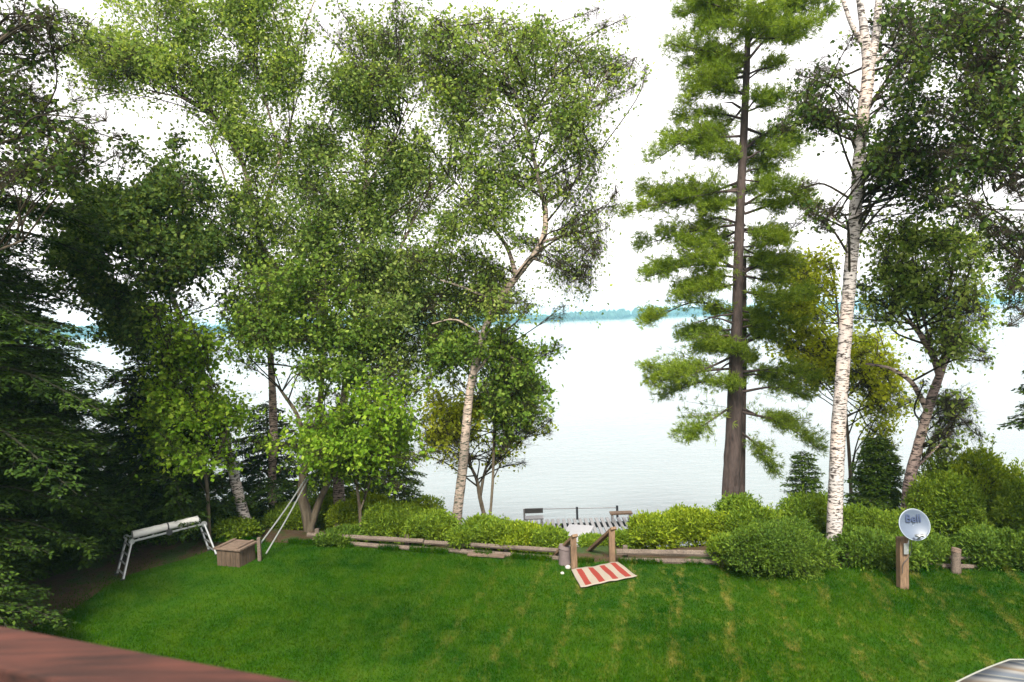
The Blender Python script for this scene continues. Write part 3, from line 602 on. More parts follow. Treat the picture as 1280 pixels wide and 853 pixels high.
# ------------------------------------------------------------------ cedars / hemlocks
def conifer(name, label, x, y, h, rad, seed, mat=None, low=.05, density=1.0, leafL=.055, shape=1.0, group=None, nl=None, sag=.25, side_only=None):
    r = np.random.default_rng(seed); g0 = float(gz(x, y)); root = empty(name, (x, y, g0), label, 'tree', group)
    mb = MB(); hh = np.linspace(0, 1, 9); lean = r.normal(0, .02, 2)
    tube(mb, np.stack([x + lean[0] * hh * h, y + lean[1] * hh * h, g0 - .1 + hh * h], 1), .018 * h * (1.05 - hh) + .01, 10, .03, r); mb.build('trunk', M['bark'], root)
    bm, fm = MB(), MB(); nl = nl or int(h * 15 * density)
    for k in range(nl):
        t = low + (1 - low) * (k + r.random()) / nl; ang = k * 2.399 + r.normal(0, .3)
        if side_only is not None and math.cos(ang - side_only) < -.35: continue
        ln = rad * (1 - t ** 1.4) ** .75 * r.uniform(.6, 1.12) * (min(1, (t + .15) * 3) if shape else 1) + .12
        A = np.array([x, y, g0 + t * h]); T = A + np.array([math.cos(ang) * ln, math.sin(ang) * ln, -sag * ln * r.uniform(.3, 1.3)]); mid = (A + T) / 2 + np.array([0, 0, .12 * ln])
        bp, br = spline([A, mid, T], [.012 * ln + .008, .006 * ln + .006, .003], 6); tube(bm, bp, br, 5, cap=False)
        d0 = norm(T - A); sd_ = norm(np.cross(d0, [0, 0, 1])); nb = int(7 + ln * 11)
        tt = np.linspace(.15, .98, nb); ii = np.minimum((tt * (len(bp) - 1)).astype(int), len(bp) - 1); S0 = bp[ii]; sg = np.where(np.arange(nb) % 2, 1, -1)
        L2 = ((1.1 - tt) * ln * .45 + .10) * r.uniform(.7, 1.2, nb)
        dirs = norm(d0 * .75 + sd_ * sg[:, None] * .8 + r.normal(0, .14, (nb, 3)) + np.array([0, 0, -.12])); S1 = S0 + dirs * L2[:, None]; prisms(bm, S0, S1, .004, .002)
        m_ = (L2 / .012).astype(int).clip(6, 90); rep = np.repeat(np.arange(nb), m_)
        f = r.random(len(rep)); f[:] = r.uniform(.05, 1.0, len(rep)); dd = dirs[rep]; s2 = norm(np.cross(dd, [0, 0, 1])); s3 = r.choice([-1, 1], len(rep))[:, None]
        off = s2 * s3 * (r.random((len(rep), 1)) * (1.1 - f[:, None]) * .28 * L2[rep][:, None])
        P = S0[rep] + dd * (L2[rep] * f)[:, None] + off + r.normal(0, .012, (len(rep), 3)); P[:, 2] -= np.abs(off).sum(1) * .25
        D = norm(dd * .8 + s2 * s3 * .7 + r.normal(0, .25, (len(rep), 3)) + np.array([0, 0, -.15])); Nn = np.array([0, 0, 1.0]) + r.normal(0, .35, (len(rep), 3))
        L = leafL * 1.15 * r.uniform(.6, 1.4, len(rep)); blades(fm, P, D, Nn, L, L * .48, .5)
    bm.build('branches', M['cedar_twig'], root); fm.build('crown', mat or M['cedar'], root, smooth=False); return root
CG = 'dark evergreens on the left bank'
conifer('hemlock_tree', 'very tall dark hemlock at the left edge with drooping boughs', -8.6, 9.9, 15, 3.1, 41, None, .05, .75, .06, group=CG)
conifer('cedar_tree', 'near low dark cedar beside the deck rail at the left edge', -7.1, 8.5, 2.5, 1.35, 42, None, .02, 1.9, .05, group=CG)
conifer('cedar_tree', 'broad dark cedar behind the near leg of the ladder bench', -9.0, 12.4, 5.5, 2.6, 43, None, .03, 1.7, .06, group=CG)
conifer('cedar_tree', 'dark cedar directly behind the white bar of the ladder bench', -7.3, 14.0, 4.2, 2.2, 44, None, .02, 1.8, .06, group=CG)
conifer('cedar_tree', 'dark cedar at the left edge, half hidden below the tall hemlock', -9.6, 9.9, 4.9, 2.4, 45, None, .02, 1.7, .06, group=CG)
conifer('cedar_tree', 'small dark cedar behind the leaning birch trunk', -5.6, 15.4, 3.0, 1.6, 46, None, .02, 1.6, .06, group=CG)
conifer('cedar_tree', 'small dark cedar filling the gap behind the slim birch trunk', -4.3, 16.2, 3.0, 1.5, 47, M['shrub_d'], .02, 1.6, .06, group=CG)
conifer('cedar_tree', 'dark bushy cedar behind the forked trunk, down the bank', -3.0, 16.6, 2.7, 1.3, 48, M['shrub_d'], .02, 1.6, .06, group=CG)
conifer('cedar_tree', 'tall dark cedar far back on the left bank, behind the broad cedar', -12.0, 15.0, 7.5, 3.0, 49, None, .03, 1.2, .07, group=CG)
p = at(1098, 640, 13.6); conifer('spruce_tree', 'small pointed dark spruce left of the dish, above the hedge', p[0], p[1], 2.45, .66, 51, M['shrub_d'], .02, 4.2, .06, group='little spruces in the hedge', sag=-.1)
p = at(1006, 640, 14.0); conifer('spruce_tree', 'small sparse pointed spruce between the pine trunk and the tall white birch', p[0], p[1], 2.3, .50, 52, M['shrub_d'], .02, 2.8, .05, group='little spruces in the hedge', sag=-.1)
p = at(1290, 520, 10.5); conifer('spruce_tree', 'blue-green spruce at the right edge reaching in over the lake', p[0] + .62, p[1], 4.3, 1.0, 53, M['cedar'], .50, 2.0, .055, group='little spruces in the hedge', sag=.1)

# ------------------------------------------------------------------ shrubs
def shrub(label, x, y, rx, ry, h, seed, mat, n=9000, leafL=.062, group='shrubs behind the timber edging', name='shrub', sparse=0, wide=.40, upd=.5, lobes=9):
    r = np.random.default_rng(seed); g0 = float(gz(x, y)); root = empty(name, (x, y, g0), label, 'shrub', group)
    fm, bm = MB(), MB(); n = int(n * 1.3)
    # several overlapping sub-mounds
    Ls = [(0, 0, 0, .80)] + [(r.uniform(-.7, .7), r.uniform(-.7, .7), r.uniform(-.1, .42), r.uniform(.30, .6)) for _ in range(lobes)]
    wts = np.array([l[3] ** 2 for l in Ls]); wts /= wts.sum(); C0 = np.array([x, y, g0 + h * .30]); S = np.array([rx, ry, h * .70])
    nt = n // 7; li = r.choice(len(Ls), nt, p=wts); la = np.array(Ls)
    u = norm(r.normal(0, 1, (nt, 3))); u[:, 2] = np.abs(u[:, 2]) - .55 * (r.random(nt) < .42)
    cc = C0 + la[li][:, :3] * S; rr = la[li][:, 3:4] * S * (1 - .38 * r.random((nt, 1)) ** 2)
    rr = rr * np.where(r.random((nt, 1)) < .07, 1.18, 1.0)
    P = cc + u * rr; P[:, 2] = np.maximum(P[:, 2], g0 + .04)
    TD = norm(u * .9 + np.array([0, 0, upd]) + r.normal(0, .35, (nt, 3)))
    inner = cc + u * rr * .35; inner[:, 2] = np.maximum(inner[:, 2], g0 + .03); k = r.random(nt) < .25; prisms(bm, inner[k], P[k], .006, .002)
    m_ = 7; PP = np.repeat(P, m_, 0) + np.repeat(TD, m_, 0) * r.uniform(-.05, .05, (nt * m_, 1)) + r.normal(0, .018, (nt * m_, 3))
    DD = norm(np.repeat(TD, m_, 0) + r.normal(0, .55, (nt * m_, 3))); L = leafL * r.uniform(.55, 1.4, len(PP))
    Nn = np.array([0, 0, .8]) + r.normal(0, .6, (len(PP), 3)); blades(fm, PP, DD, Nn, L, L * wide, .45, .08)
    ns_ = int(14 + rx * 26); ks = r.choice(np.where(u[:, 2] > .25)[0], ns_)
    sdir = norm(TD[ks] + np.array([0, 0, .8]) + r.normal(0, .3, (ns_, 3))); sl_ = r.uniform(.12, .38, ns_) * min(1, h * .9); s0 = P[ks] - sdir * .06; s1 = P[ks] + sdir * sl_[:, None]
    prisms(bm, s0, s1, .004, .002); kk = r.integers(0, ns_, ns_ * 16); f_ = r.uniform(.1, 1.05, len(kk))[:, None]; sp0 = s0[kk] + (s1[kk] - s0[kk]) * f_ + r.normal(0, .012, (len(kk), 3))
    sD = norm(sdir[kk] * .8 + r.normal(0, .7, (len(kk), 3))); Ls_ = leafL * r.uniform(.7, 1.3, len(kk)); blades(fm, sp0, sD, r.normal(0, .6, (len(kk), 3)) + np.array([0, 0, .8]), Ls_, Ls_ * wide, .45, .08)
    for _ in range(5):
        a = r.uniform(0, 6.28); tube(bm, [[x, y, g0 - .05], [x + math.cos(a) * rx * .3, y + math.sin(a) * ry * .3, g0 + h * .35], [x + math.cos(a) * rx * .55, y + math.sin(a) * ry * .5, g0 + h * .6]], [.018, .012, .005], 6)
    bm.build('stems', M['twig'], root); fm.build('foliage', mat, root, smooth=False); return root
def sh(px, pb, Y0, wpx, hpx_top, label, seed, mat, **kw):
    """shrub centred at photo column px with its top at photo row hpx_top"""
    Y0 -= (.05 if px < 720 else .15); p = at(px, 600, Y0); g0 = float(gz(p[0], p[1])); top = at(px, hpx_top, Y0)[2]; rx = wpx / 2 / F * Y0
    return shrub(label, p[0], p[1], rx, kw.pop('ry', rx * .8), top - g0, seed, mat, **kw)
S1, S2, S3 = M['shrub'], M['shrub_y'], M['shrub_d']
sh(452, 0, 14.0, 64, 622, 'yellowish green shrub just right of the thick pinkish birch foot', 61, S2, n=16000)
sh(490, 0, 13.2, 80, 632, 'rounded green shrub behind the left timber edging, second from the thick birch', 62, S1, n=24000)
sh(540, 0, 13.0, 80, 640, 'green shrub hiding the foot of the curving birch on its left', 63, S1, n=24000)
sh(600, 0, 12.7, 84, 648, 'green shrub right of the curving birch foot', 64, S1, n=24000)
sh(650, 0, 12.4, 74, 655, 'green shrub next left of the stair-side shrub', 65, S2, n=22000)
sh(684, 0, 12.2, 50, 664, 'small low shrub touching the left stair post', 66, S1, n=13000)
sh(510, 0, 15.4, 90, 626, 'paler shrub down the bank below the water gap on the left', 67, S2, n=16000)
sh(428, 0, 13.1, 66, 662, 'low trailing shrub over the start of the left timber edging', 68, S3, n=11000)
sh(786, 0, 12.6, 44, 668, 'small leafy shrub beside the right stair post', 69, S1, n=9000, wide=.5)
sh(742, 0, 12.75, 40, 682, 'low dark fern-like shrub under the right stair rail', 70, S1, n=12000)
sh(815, 0, 12.6, 70, 640, 'light green rounded shrub first right of the steps', 71, S2, n=22000)
sh(868, 0, 12.7, 84, 634, 'light green shrub left of the pine trunk foot', 72, S2, n=24000)
sh(935, 0, 12.5, 90, 624, 'green shrub right of the pine trunk foot', 73, S1, n=26000)
sh(1000, 0, 12.7, 90, 612, 'taller green shrub close left of the tall white birch', 74, S1, n=26000)
sh(925, 0, 11.4, 70, 668, 'low spreading yew left of the big yew mound', 75, S1, n=18000)
sh(975, 0, 10.95, 118, 650, 'big spreading yew mound spilling onto the lawn', 76, S3, n=46000, leafL=.045, upd=.15)
sh(1075, 0, 12.2, 80, 632, 'green shrub right of the tall white birch foot', 77, S1, n=24000)
sh(1080, 0, 11.25, 100, 664, 'low juniper behind the timbers left of the dish post', 78, S3, n=24000, upd=.2)
sh(1118, 0, 11.9, 70, 640, 'green shrub directly behind the dish', 79, S1, n=20000)
sh(1180, 0, 12.4, 96, 578, 'tall shrub first right of the dish', 80, S1, n=30000)
sh(1222, 0, 13.0, 120, 545, 'tallest pale yellow-green bush with airy top, right end of hedge', 81, S2, n=36000, lobes=14)
sh(1278, 0, 12.0, 90, 590, 'tall green bush cut by the right edge of the photo', 82, S1, n=28000)
sh(1160, 0, 11.25, 76, 672, 'low dark bush between dish post and pale-topped stump', 83, S3, n=18000)
sh(1228, 0, 11.0, 80, 664, 'low dark bush right of the pale-topped stump', 84, S3, n=20000)
sh(1285, 0, 10.75, 60, 664, 'low dark bush at the right edge over the timbers', 85, S3, n=14000)
# undergrowth under the left trees
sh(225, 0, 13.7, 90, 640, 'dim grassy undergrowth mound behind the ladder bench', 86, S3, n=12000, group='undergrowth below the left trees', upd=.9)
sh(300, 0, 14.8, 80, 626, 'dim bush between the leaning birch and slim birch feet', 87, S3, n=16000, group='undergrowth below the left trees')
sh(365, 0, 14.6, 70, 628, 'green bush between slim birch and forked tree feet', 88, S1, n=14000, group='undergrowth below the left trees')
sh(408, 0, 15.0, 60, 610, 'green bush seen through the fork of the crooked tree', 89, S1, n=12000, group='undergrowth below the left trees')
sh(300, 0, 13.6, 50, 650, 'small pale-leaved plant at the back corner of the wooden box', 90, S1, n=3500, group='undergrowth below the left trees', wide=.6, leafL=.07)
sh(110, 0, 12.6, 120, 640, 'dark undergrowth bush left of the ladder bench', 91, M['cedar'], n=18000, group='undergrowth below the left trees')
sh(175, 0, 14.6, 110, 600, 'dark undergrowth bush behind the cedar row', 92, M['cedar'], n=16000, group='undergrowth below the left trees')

# ------------------------------------------------------------------ timber edging
def edging(label, xa, xb, seed, gap=()):
    r = np.random.default_rng(seed); root = empty('timber_edging', ((xa + xb) / 2, float(edge_y((xa + xb) / 2)), 0), label, 'edging', 'low timber edging round the lawn')
    for lvl, z in ((0, .035), (1, .165)):
        x = xa + (.0 if lvl == 0 else -.06)
        while x < xb - .2:
            e = min(x + r.uniform(2.3, 3.1), xb); m1 = MB(); ya, yb = float(edge_y(x)), float(edge_y(e)); o_ = .03 * lvl
            pts = spline([[x, ya + o_ + r.normal(0, .012), z + r.normal(0, .01)], [(x + e) / 2, (ya + yb) / 2 + o_ + r.normal(0, .02), z + r.normal(0, .008)], [e - .015, yb + o_ + r.normal(0, .012), z + r.normal(0, .01)]])
            tube(m1, pts, .042 + r.normal(0, .004), 8, .05, r); m1.build('timber', M['timber'], root, smooth=False); x = e
    x = xa + .1
    while x < xb:
        m1 = MB(); yy = float(edge_y(x)) + .14; box(m1, (x, yy, .07), (.08, .07, .34)); m1.build('stake', M['timber'], root, smooth=False, bevel=.008); x += r.uniform(1.7, 2.1)
    return root
edging('weathered two-tier timber edging from the left trees to the steps', -4.0, .78, 1)
edging('weathered two-tier timber edging from the steps to the big yew mound', 1.72, 5.0, 2)
edging('dark shaded timber edging right of the tall white birch', 5.35, 9.5, 3)
# loose plank lying before the left edging
root = tag(MB(), None) if False else None
mb = MB(); beam(mb, (-.9, 11.98, .04), (-.25, 11.80, .04), .11, .04); tag(mb.build('wood_plank', M['lid'], None, (-.57, 11.9, 0), False, .006), 'short pale plank lying on the grass before the left edging', 'plank')

# ------------------------------------------------------------------ steps, posts and rails
def stairs():
    root = empty('garden_steps', (1.2, 11.6, 0), 'brown wooden steps with two posts and slanting handrails going down to the lake', 'steps')
    b1, t1 = ong(718, 713), at(715, 666, 11.35); b2, t2 = ong(765, 705), at(763, 659, 11.5)
    for b, t in ((b1, t1), (b2, t2)):
        m1 = MB(); beam(m1, b - np.array([0, 0, .2]), [t[0], b[1], t[2]], .10, .10, (0, 1, 0)); m1.build('post', M['post'], root, smooth=False, bevel=.006)
    dr = np.array([-.46, 1.1, -.88])
    for t, b in ((t1, b1), (t2, b2)):
        a = np.array([t[0], b[1], t[2] - .01]); m1 = MB(); beam(m1, a - dr * .06, a + dr * 4.6, .10, .045); m1.build('handrail', M['post'], root, smooth=False, bevel=.004)
        m1 = MB(); a2 = np.array([b[0], b[1] + .08, -.03]); beam(m1, a2, a2 + dr * 4.6, .05, .24); m1.build('stringer', M['post'], root, smooth=False, bevel=.004)
        a3 = a2 + dr * 4.3; m1 = MB(); beam(m1, a3 + np.array([0, 0, -.3]), a3 + np.array([0, 0, .62]), .09, .09, (0, 1, 0)); m1.build('post', M['post'], root, smooth=False, bevel=.006)
    c = (b1 + b2) / 2; c[1] += .2; c[2] = -.10; sd_ = norm(np.array([b2[0] - b1[0], b2[1] - b1[1], 0])); wdt = np.linalg.norm(b2[:2] - b1[:2]) - .06
    for k in range(18):
        q = c + dr * (k * .27); fw = np.cross([0, 0, 1], sd_); m1 = MB(); box(m1, q, (wdt, .27, .04), np.array([sd_, fw, [0, 0, 1]])); m1.build('tread', M['timber'], root, smooth=False, bevel=.004)
stairs()

# striped rug laid at the head of the steps
def rug():
    c = [ong(714, 716), ong(772, 706), ong(796, 724), ong(726, 738)]     # corners: back-left, back-right, front-right, front-left
    c = [np.array([q[0], q[1], .055]) for q in c]; root = tag(MB(), None) if False else None
    nu, nv = 48, 20; V = []
    r = np.random.default_rng(5)
    for j in range(nv + 1):
        for i in range(nu + 1):
            u, v = i / nu, j / nv; p = (c[0] * (1 - u) + c[1] * u) * (1 - v) + (c[3] * (1 - u) + c[2] * u) * v
            p = p + np.array([0, 0, .008 * math.sin(u * 9) * math.sin(v * 5 + 1) + .004 * math.sin(u * 23 + v * 9)]); p[:2] += .01 * math.sin(u * 12 + v * 3) * (v in (0, 1)); V.append(p)
    V = np.array(V); mb = MB(); i0 = (np.arange(nv)[:, None] * (nu + 1) + np.arange(nu)[None]).ravel(); F1 = np.stack([i0, i0 + nu + 1, i0 + nu + 2, i0 + 1], 1)
    mb.add(V, F1); me_o = mb.build('striped_rug', None or M['white'], None, c[0], True)
    me = me_o.data; uv = me.uv_layers.new(name='UVMap')
    co = [(i / nu, j / nv) for j in range(nv + 1) for i in range(nu + 1)]
    for lp in me.loops: uv.data[lp.index].uv = co[lp.vertex_index]
    mt, n, o = newmat('striped_cloth'); t = N(n, 'ShaderNodeUVMap'); s = N(n, 'ShaderNodeSeparateXYZ'); n.links.new(t.outputs[0], s.inputs[0])
    r_ = N(n, 'ShaderNodeValToRGB'); r_.color_ramp.interpolation = 'CONSTANT'; e = r_.color_ramp.elements; cr, rd = (.27, .235, .195, 1), (.21, .036, .028, 1)
    st = [(0, cr), (.09, rd), (.20, cr), (.335, rd), (.445, cr), (.575, rd), (.685, cr), (.81, rd), (.925, cr)]
    while len(e) < len(st): e.new(.5)
    for el, (p, cc) in zip(e, st): el.position = p; el.color = cc
    ns = noise(n, 60, None, 3); ad = N(n, 'ShaderNodeMath', operation='MULTIPLY_ADD'); ad.inputs[1].default_value = .025; n.links.new(ns.outputs[0], ad.inputs[0]); n.links.new(s.outputs[0], ad.inputs[2])
    sb = N(n, 'ShaderNodeMath', operation='SUBTRACT'); sb.inputs[1].default_value = .0125; n.links.new(ad.outputs[0], sb.inputs[0]); n.links.new(sb.outputs[0], r_.inputs[0])
    # end hems stay cream
    h1 = ramp(n, s.outputs[1], [(0, (1, 1, 1)), (.06, (1, 1, 1)), (.065, (0, 0, 0)), (.93, (0, 0, 0))]); h1.color_ramp.interpolation = 'CONSTANT'
    ee = h1.color_ramp.elements.new(.94); ee.color = (1, 1, 1, 1)
    mh = mix(n, h1.outputs[0], r_.outputs[0], cr[:3]); wv = noise(n, 90, coords(n), 3); mm = mix(n, .3, mh.outputs[0], wv.outputs[0], 'MULTIPLY')
    bsdf(n, o, mm.outputs[0], .95, wv.outputs[0], .5, .006, .1); me.materials[0] = mt
    so_ = me_o.modifiers.new('thick', 'SOLIDIFY'); so_.thickness = .012
    tag(me_o, 'cream rug with four red stripes lying on the grass before the steps', 'rug')
rug()

# stump and small pale stones at the left post
def stump(label, px, pb, pt, wpx, mat, topmat=None, seed=1, Y0=None):
    r = np.random.default_rng(seed); b = ong(px, pb) if Y0 is None else at(px, pb, Y0); Yb = b[1]; t = at(px, pt, Yb); rd = wpx / 2 / F * Yb; root = empty('tree_stump', b, label, 'stump')
    mb = MB(); zz = np.linspace(b[2] - .1, t[2], 7); tube(mb, np.stack([np.full(7, b[0]), np.full(7, b[1]), zz], 1), rd * np.array([1.12, 1.08, 1.0, .97, .95, .96, .98]), 14, .04, r); mb.build('stem', mat, root)
    m2 = MB(); tube(m2, [[b[0], b[1], t[2] + .003], [b[0] + .01, b[1], t[2] + .055]], [rd * 1.05, rd * .98], 14, .03, r); m2.build('cut_top', topmat or mat, root)
stump('short grey-pink stump leaning against the left stair post', 706, 706, 686, 15, plain('stump_grey', (.12, .095, .095), .9, 0, .3), None, 3)
stump('thin pale-topped stump in the shrubs right of the dish', 1195, 716, 690, 11, M['timber'], M['lid'], 4)
def stone(label, px, py, r0, seed):
    r = np.random.default_rng(seed); p = ong(px, py); v = norm(ICO) ; mb = MB()
    th = np.linspace(0, 6.283, 12, endpoint=False); V = []
    for ph, rr, z in ((0, .85, 0), (1, 1.0, .35), (2, .85, .8), (3, .4, 1.05)):
        V += [[p[0] + math.cos(a) * rr * r0 * (1 + .08 * r.standard_normal()), p[1] + math.sin(a) * rr * r0, z * r0 * 1.1] for a in th]
    V = np.array(V); k = (np.arange(3)[:, None] * 12 + np.arange(12)[None]).ravel(); k2 = (np.arange(3)[:, None] * 12 + (np.arange(12)[None] + 1) % 12).ravel()
    mb.add(V, np.stack([k, k2, k2 + 12, k + 12], 1)); mb.poly(V[-12:], [list(range(12))])
    tag(mb.build('stone', plain('pale_stone', (.34, .33, .31), .8, 0, .2, 30), None, (p[0], p[1], 0)), label, 'stone', 'pale stones by the steps')
stone('smaller pale stone on the grass left of the rug corner', 703, 718, .035, 1); stone('larger pale stone at the stump foot beside the left stair post', 710, 711, .05, 2)

# ------------------------------------------------------------------ satellite dish on a post
def dish():
    b = ong(1128, 735); root_p = empty('wooden_post', b, 'square weathered wooden post carrying the grey satellite dish', 'post')
    t = at(1129, 672, b[1]); m1 = MB(); beam(m1, b - np.array([0, 0, .25]), [b[0] + .01, b[1] + .01, t[2]], .13, .12, (0, 1, 0)); m1.build('shaft', M['post'], root_p, smooth=False, bevel=.008)
    c = at(1143, 656, b[1] - .16); root = empty('satellite_dish', c, 'round grey satellite dish with dark lettering tilted up on the wooden post', 'satellite dish')
    ax = norm(np.array([-.06, -1.0, .30])); s = norm(np.cross([0, 0, 1], ax)) ; u = np.cross(ax, s)       # ax points at the viewer and up
    s = -s if s[0] < 0 else s; R0 = .222; nr, na = 10, 48; V = []
    def pt(rr, a): return c + (s * math.cos(a) * rr * .97 + u * math.sin(a) * rr) * R0 + ax * (.055 * rr * rr - .055)
    for i in range(nr + 1):
        for a in np.linspace(0, 2 * math.pi, na, endpoint=False): V.append(pt(i / nr + 1e-4, a))
    k = (np.arange(nr)[:, None] * na + np.arange(na)[None]).ravel(); k2 = (np.arange(nr)[:, None] * na + (np.arange(na)[None] + 1) % na).ravel()
    mb = MB(); mb.add(V, np.stack([k, k2, k2 + na, k + na], 1)); o = mb.build('reflector', M['grey'], root); sm = o.modifiers.new('thick', 'SOLIDIFY'); sm.thickness = .006; sm.offset = 0
    rim = MB(); tube(rim, [pt(1.0, a) for a in np.linspace(0, 2 * math.pi, 49)], .007, 6, cap=False); rim.build('rim', plain('rim_grey', (.22, .26, .31), .4), root)
    cu = bpy.data.curves.new('lettering', 'FONT'); cu.body = 'Bell'; cu.size = .155; cu.extrude = .002; cu.align_x = 'CENTER'; cu.align_y = 'CENTER'; cu.offset = .003
    tmp = bpy.data.objects.new('t', cu); COL.objects.link(tmp); bpy.context.view_layer.update(); me = bpy.data.meshes.new_from_object(tmp.evaluated_get(bpy.context.evaluated_depsgraph_get())); bpy.data.objects.remove(tmp)
    lo = bpy.data.objects.new('lettering', me); COL.objects.link(lo); lo.parent = root
    X = s; Yv = u; Zv = np.cross(X, Yv); Zv = Zv if np.dot(Zv, ax) > 0 else -Zv
    off = u * .085 + ax * (-.018); mm = Matrix(((X[0], Yv[0], Zv[0], off[0]), (X[1], Yv[1], Zv[1], off[1]), (X[2], Yv[2], Zv[2], off[2]), (0, 0, 0, 1))); lo.matrix_local = mm
    me.materials.clear(); me.materials.append(plain('logo_blue', (.02, .035, .08), .4))
    # feed arm, two receivers, bracket
    foot = c - u * R0 * 1.0 - ax * .03; head = c - u * .15 + ax * .15
    m1 = MB(); tube(m1, [foot, head], .010, 8); m1.build('feed_arm', M['alu'], root)
    for dx in (-.036, .036):
        m1 = MB(); q = head + s * dx; tube(m1, [q + ax * .01, q - ax * .03, q - ax * .085], [.018, .024, .021], 12); m1.build('receiver', M['alu'], root)
    m1 = MB(); beam(m1, head - s * .07, head + s * .07, .02, .02); m1.build('receiver_bar', M['alu'], root)
    pt_ = np.array([b[0] + .01, b[1] - .02, t[2]]); back = c - ax * .07
    m1 = MB(); tube(m1, spline([back, back - ax * .09 - u * .05, [b[0] + .06, b[1] - .04, t[2] - .10], [b[0] + .03, b[1] - .085, t[2] - .17]]), .021, 10); m1.build('mast', M['alu'], root)
    m1 = MB(); box(m1, [b[0] + .01, b[1] - .09, t[2] - .14], (.07, .012, .16)); m1.build('mounting_plate', M['alu'], root, smooth=False, bevel=.003)
    m1 = MB(); tube(m1, spline([back, back + np.array([.02, .05, -.16]), [b[0] + .07, b[1] - .09, t[2] - .22], [b[0] - .04, b[1] - .095, t[2] - .36], [b[0] - .05, b[1] - .095, t[2] - .5]]), .005, 6); m1.build('cable', M['darkmetal'], root)
dish()

# ------------------------------------------------------------------ wooden box, short post, leaning pipes
def woodbox():
    fl, fr = ong(271, 708), ong(305, 712); e1 = fr - fl; e1[2] = 0; s = norm(e1); L = .48; d = norm(np.array([.42, .9, 0])) if False else np.array([-s[1], s[0], 0]); D = .42; H = .30
    # box turned so that its right side also shows
    ang = math.radians(-17); s = np.array([math.cos(ang), math.sin(ang), 0]); d = np.array([-s[1], s[0], 0]); c = ong(296, 704); c[2] = 0; ax = np.array([s, d, [0, 0, 1]])
    root = empty('wooden_box', c, 'squat wooden well box with flat lid at the foot of the leaning birch', 'box')
    r = np.random.default_rng(3); m1 = MB(); t_ = .03
    nb = 5
    for sgn, a_, b_ in ((-1, s, d), (1, s, d)):
        for k in range(nb):
            w_ = L / nb; q = c + b_ * sgn * (D / 2 - t_ / 2) + a_ * (-L / 2 + w_ * (k + .5)) + np.array([0, 0, H / 2]); box(m1, q, (w_ - .006, t_, H - .01 * r.random()), ax)
    for sgn in (-1, 1):
        for k in range(nb):
            w_ = (D - 2 * t_ - .006) / nb; q = c + s * sgn * (L / 2 - t_ / 2) + d * (-(D - 2 * t_ - .006) / 2 + w_ * (k + .5)) + np.array([0, 0, H / 2]); box(m1, q, (t_, w_ - .006, H - .01 * r.random()), ax)
    m1.build('walls', M['box'], root, smooth=False, bevel=.004)
    m1 = MB()
    for k in range(4): box(m1, c + d * (-.183 + .122 * k) + np.array([0, 0, H + .022]), (L + .08, .117, .036), ax)
    m1.build('lid', M['lid'], root, smooth=False, bevel=.005)
    for k in (-.19, .19): m1 = MB(); box(m1, c + s * k + np.array([0, 0, H + .0535]), (.06, D + .02, .022), ax); m1.build('batten', M['lid'], root, smooth=False, bevel=.004)
    b = ong(325, 702); b[2] = 0; t = at(323, 672, b[1]); m1 = MB(); beam(m1, b - np.array([0, 0, .2]), [b[0], b[1], t[2]], .06, .06, (0, 1, 0))
    tag(m1.build('short_post', M['timber'], None, b, False, .006), 'short dark post right of the wooden box, under the two slanting pipes', 'post')
    for dx, lab in ((0, 'upper of two thin pale pipes slanting from short post to forked tree'), (.11, 'lower of two thin pale pipes slanting from short post to forked tree')):
        a = np.array([b[0] + dx * .9, b[1] + .05, .30 - dx * 1.6]); e = at(384 + dx * 10, 596 + dx * 30, 13.75); m1 = MB(); tube(m1, spline([a, (a + e) / 2 - np.array([0, 0, .03]), e]), .014, 8)
        tag(m1.build('metal_pipe', M['alu'], None, a), lab, 'pipe', 'slanting pipes')
woodbox()

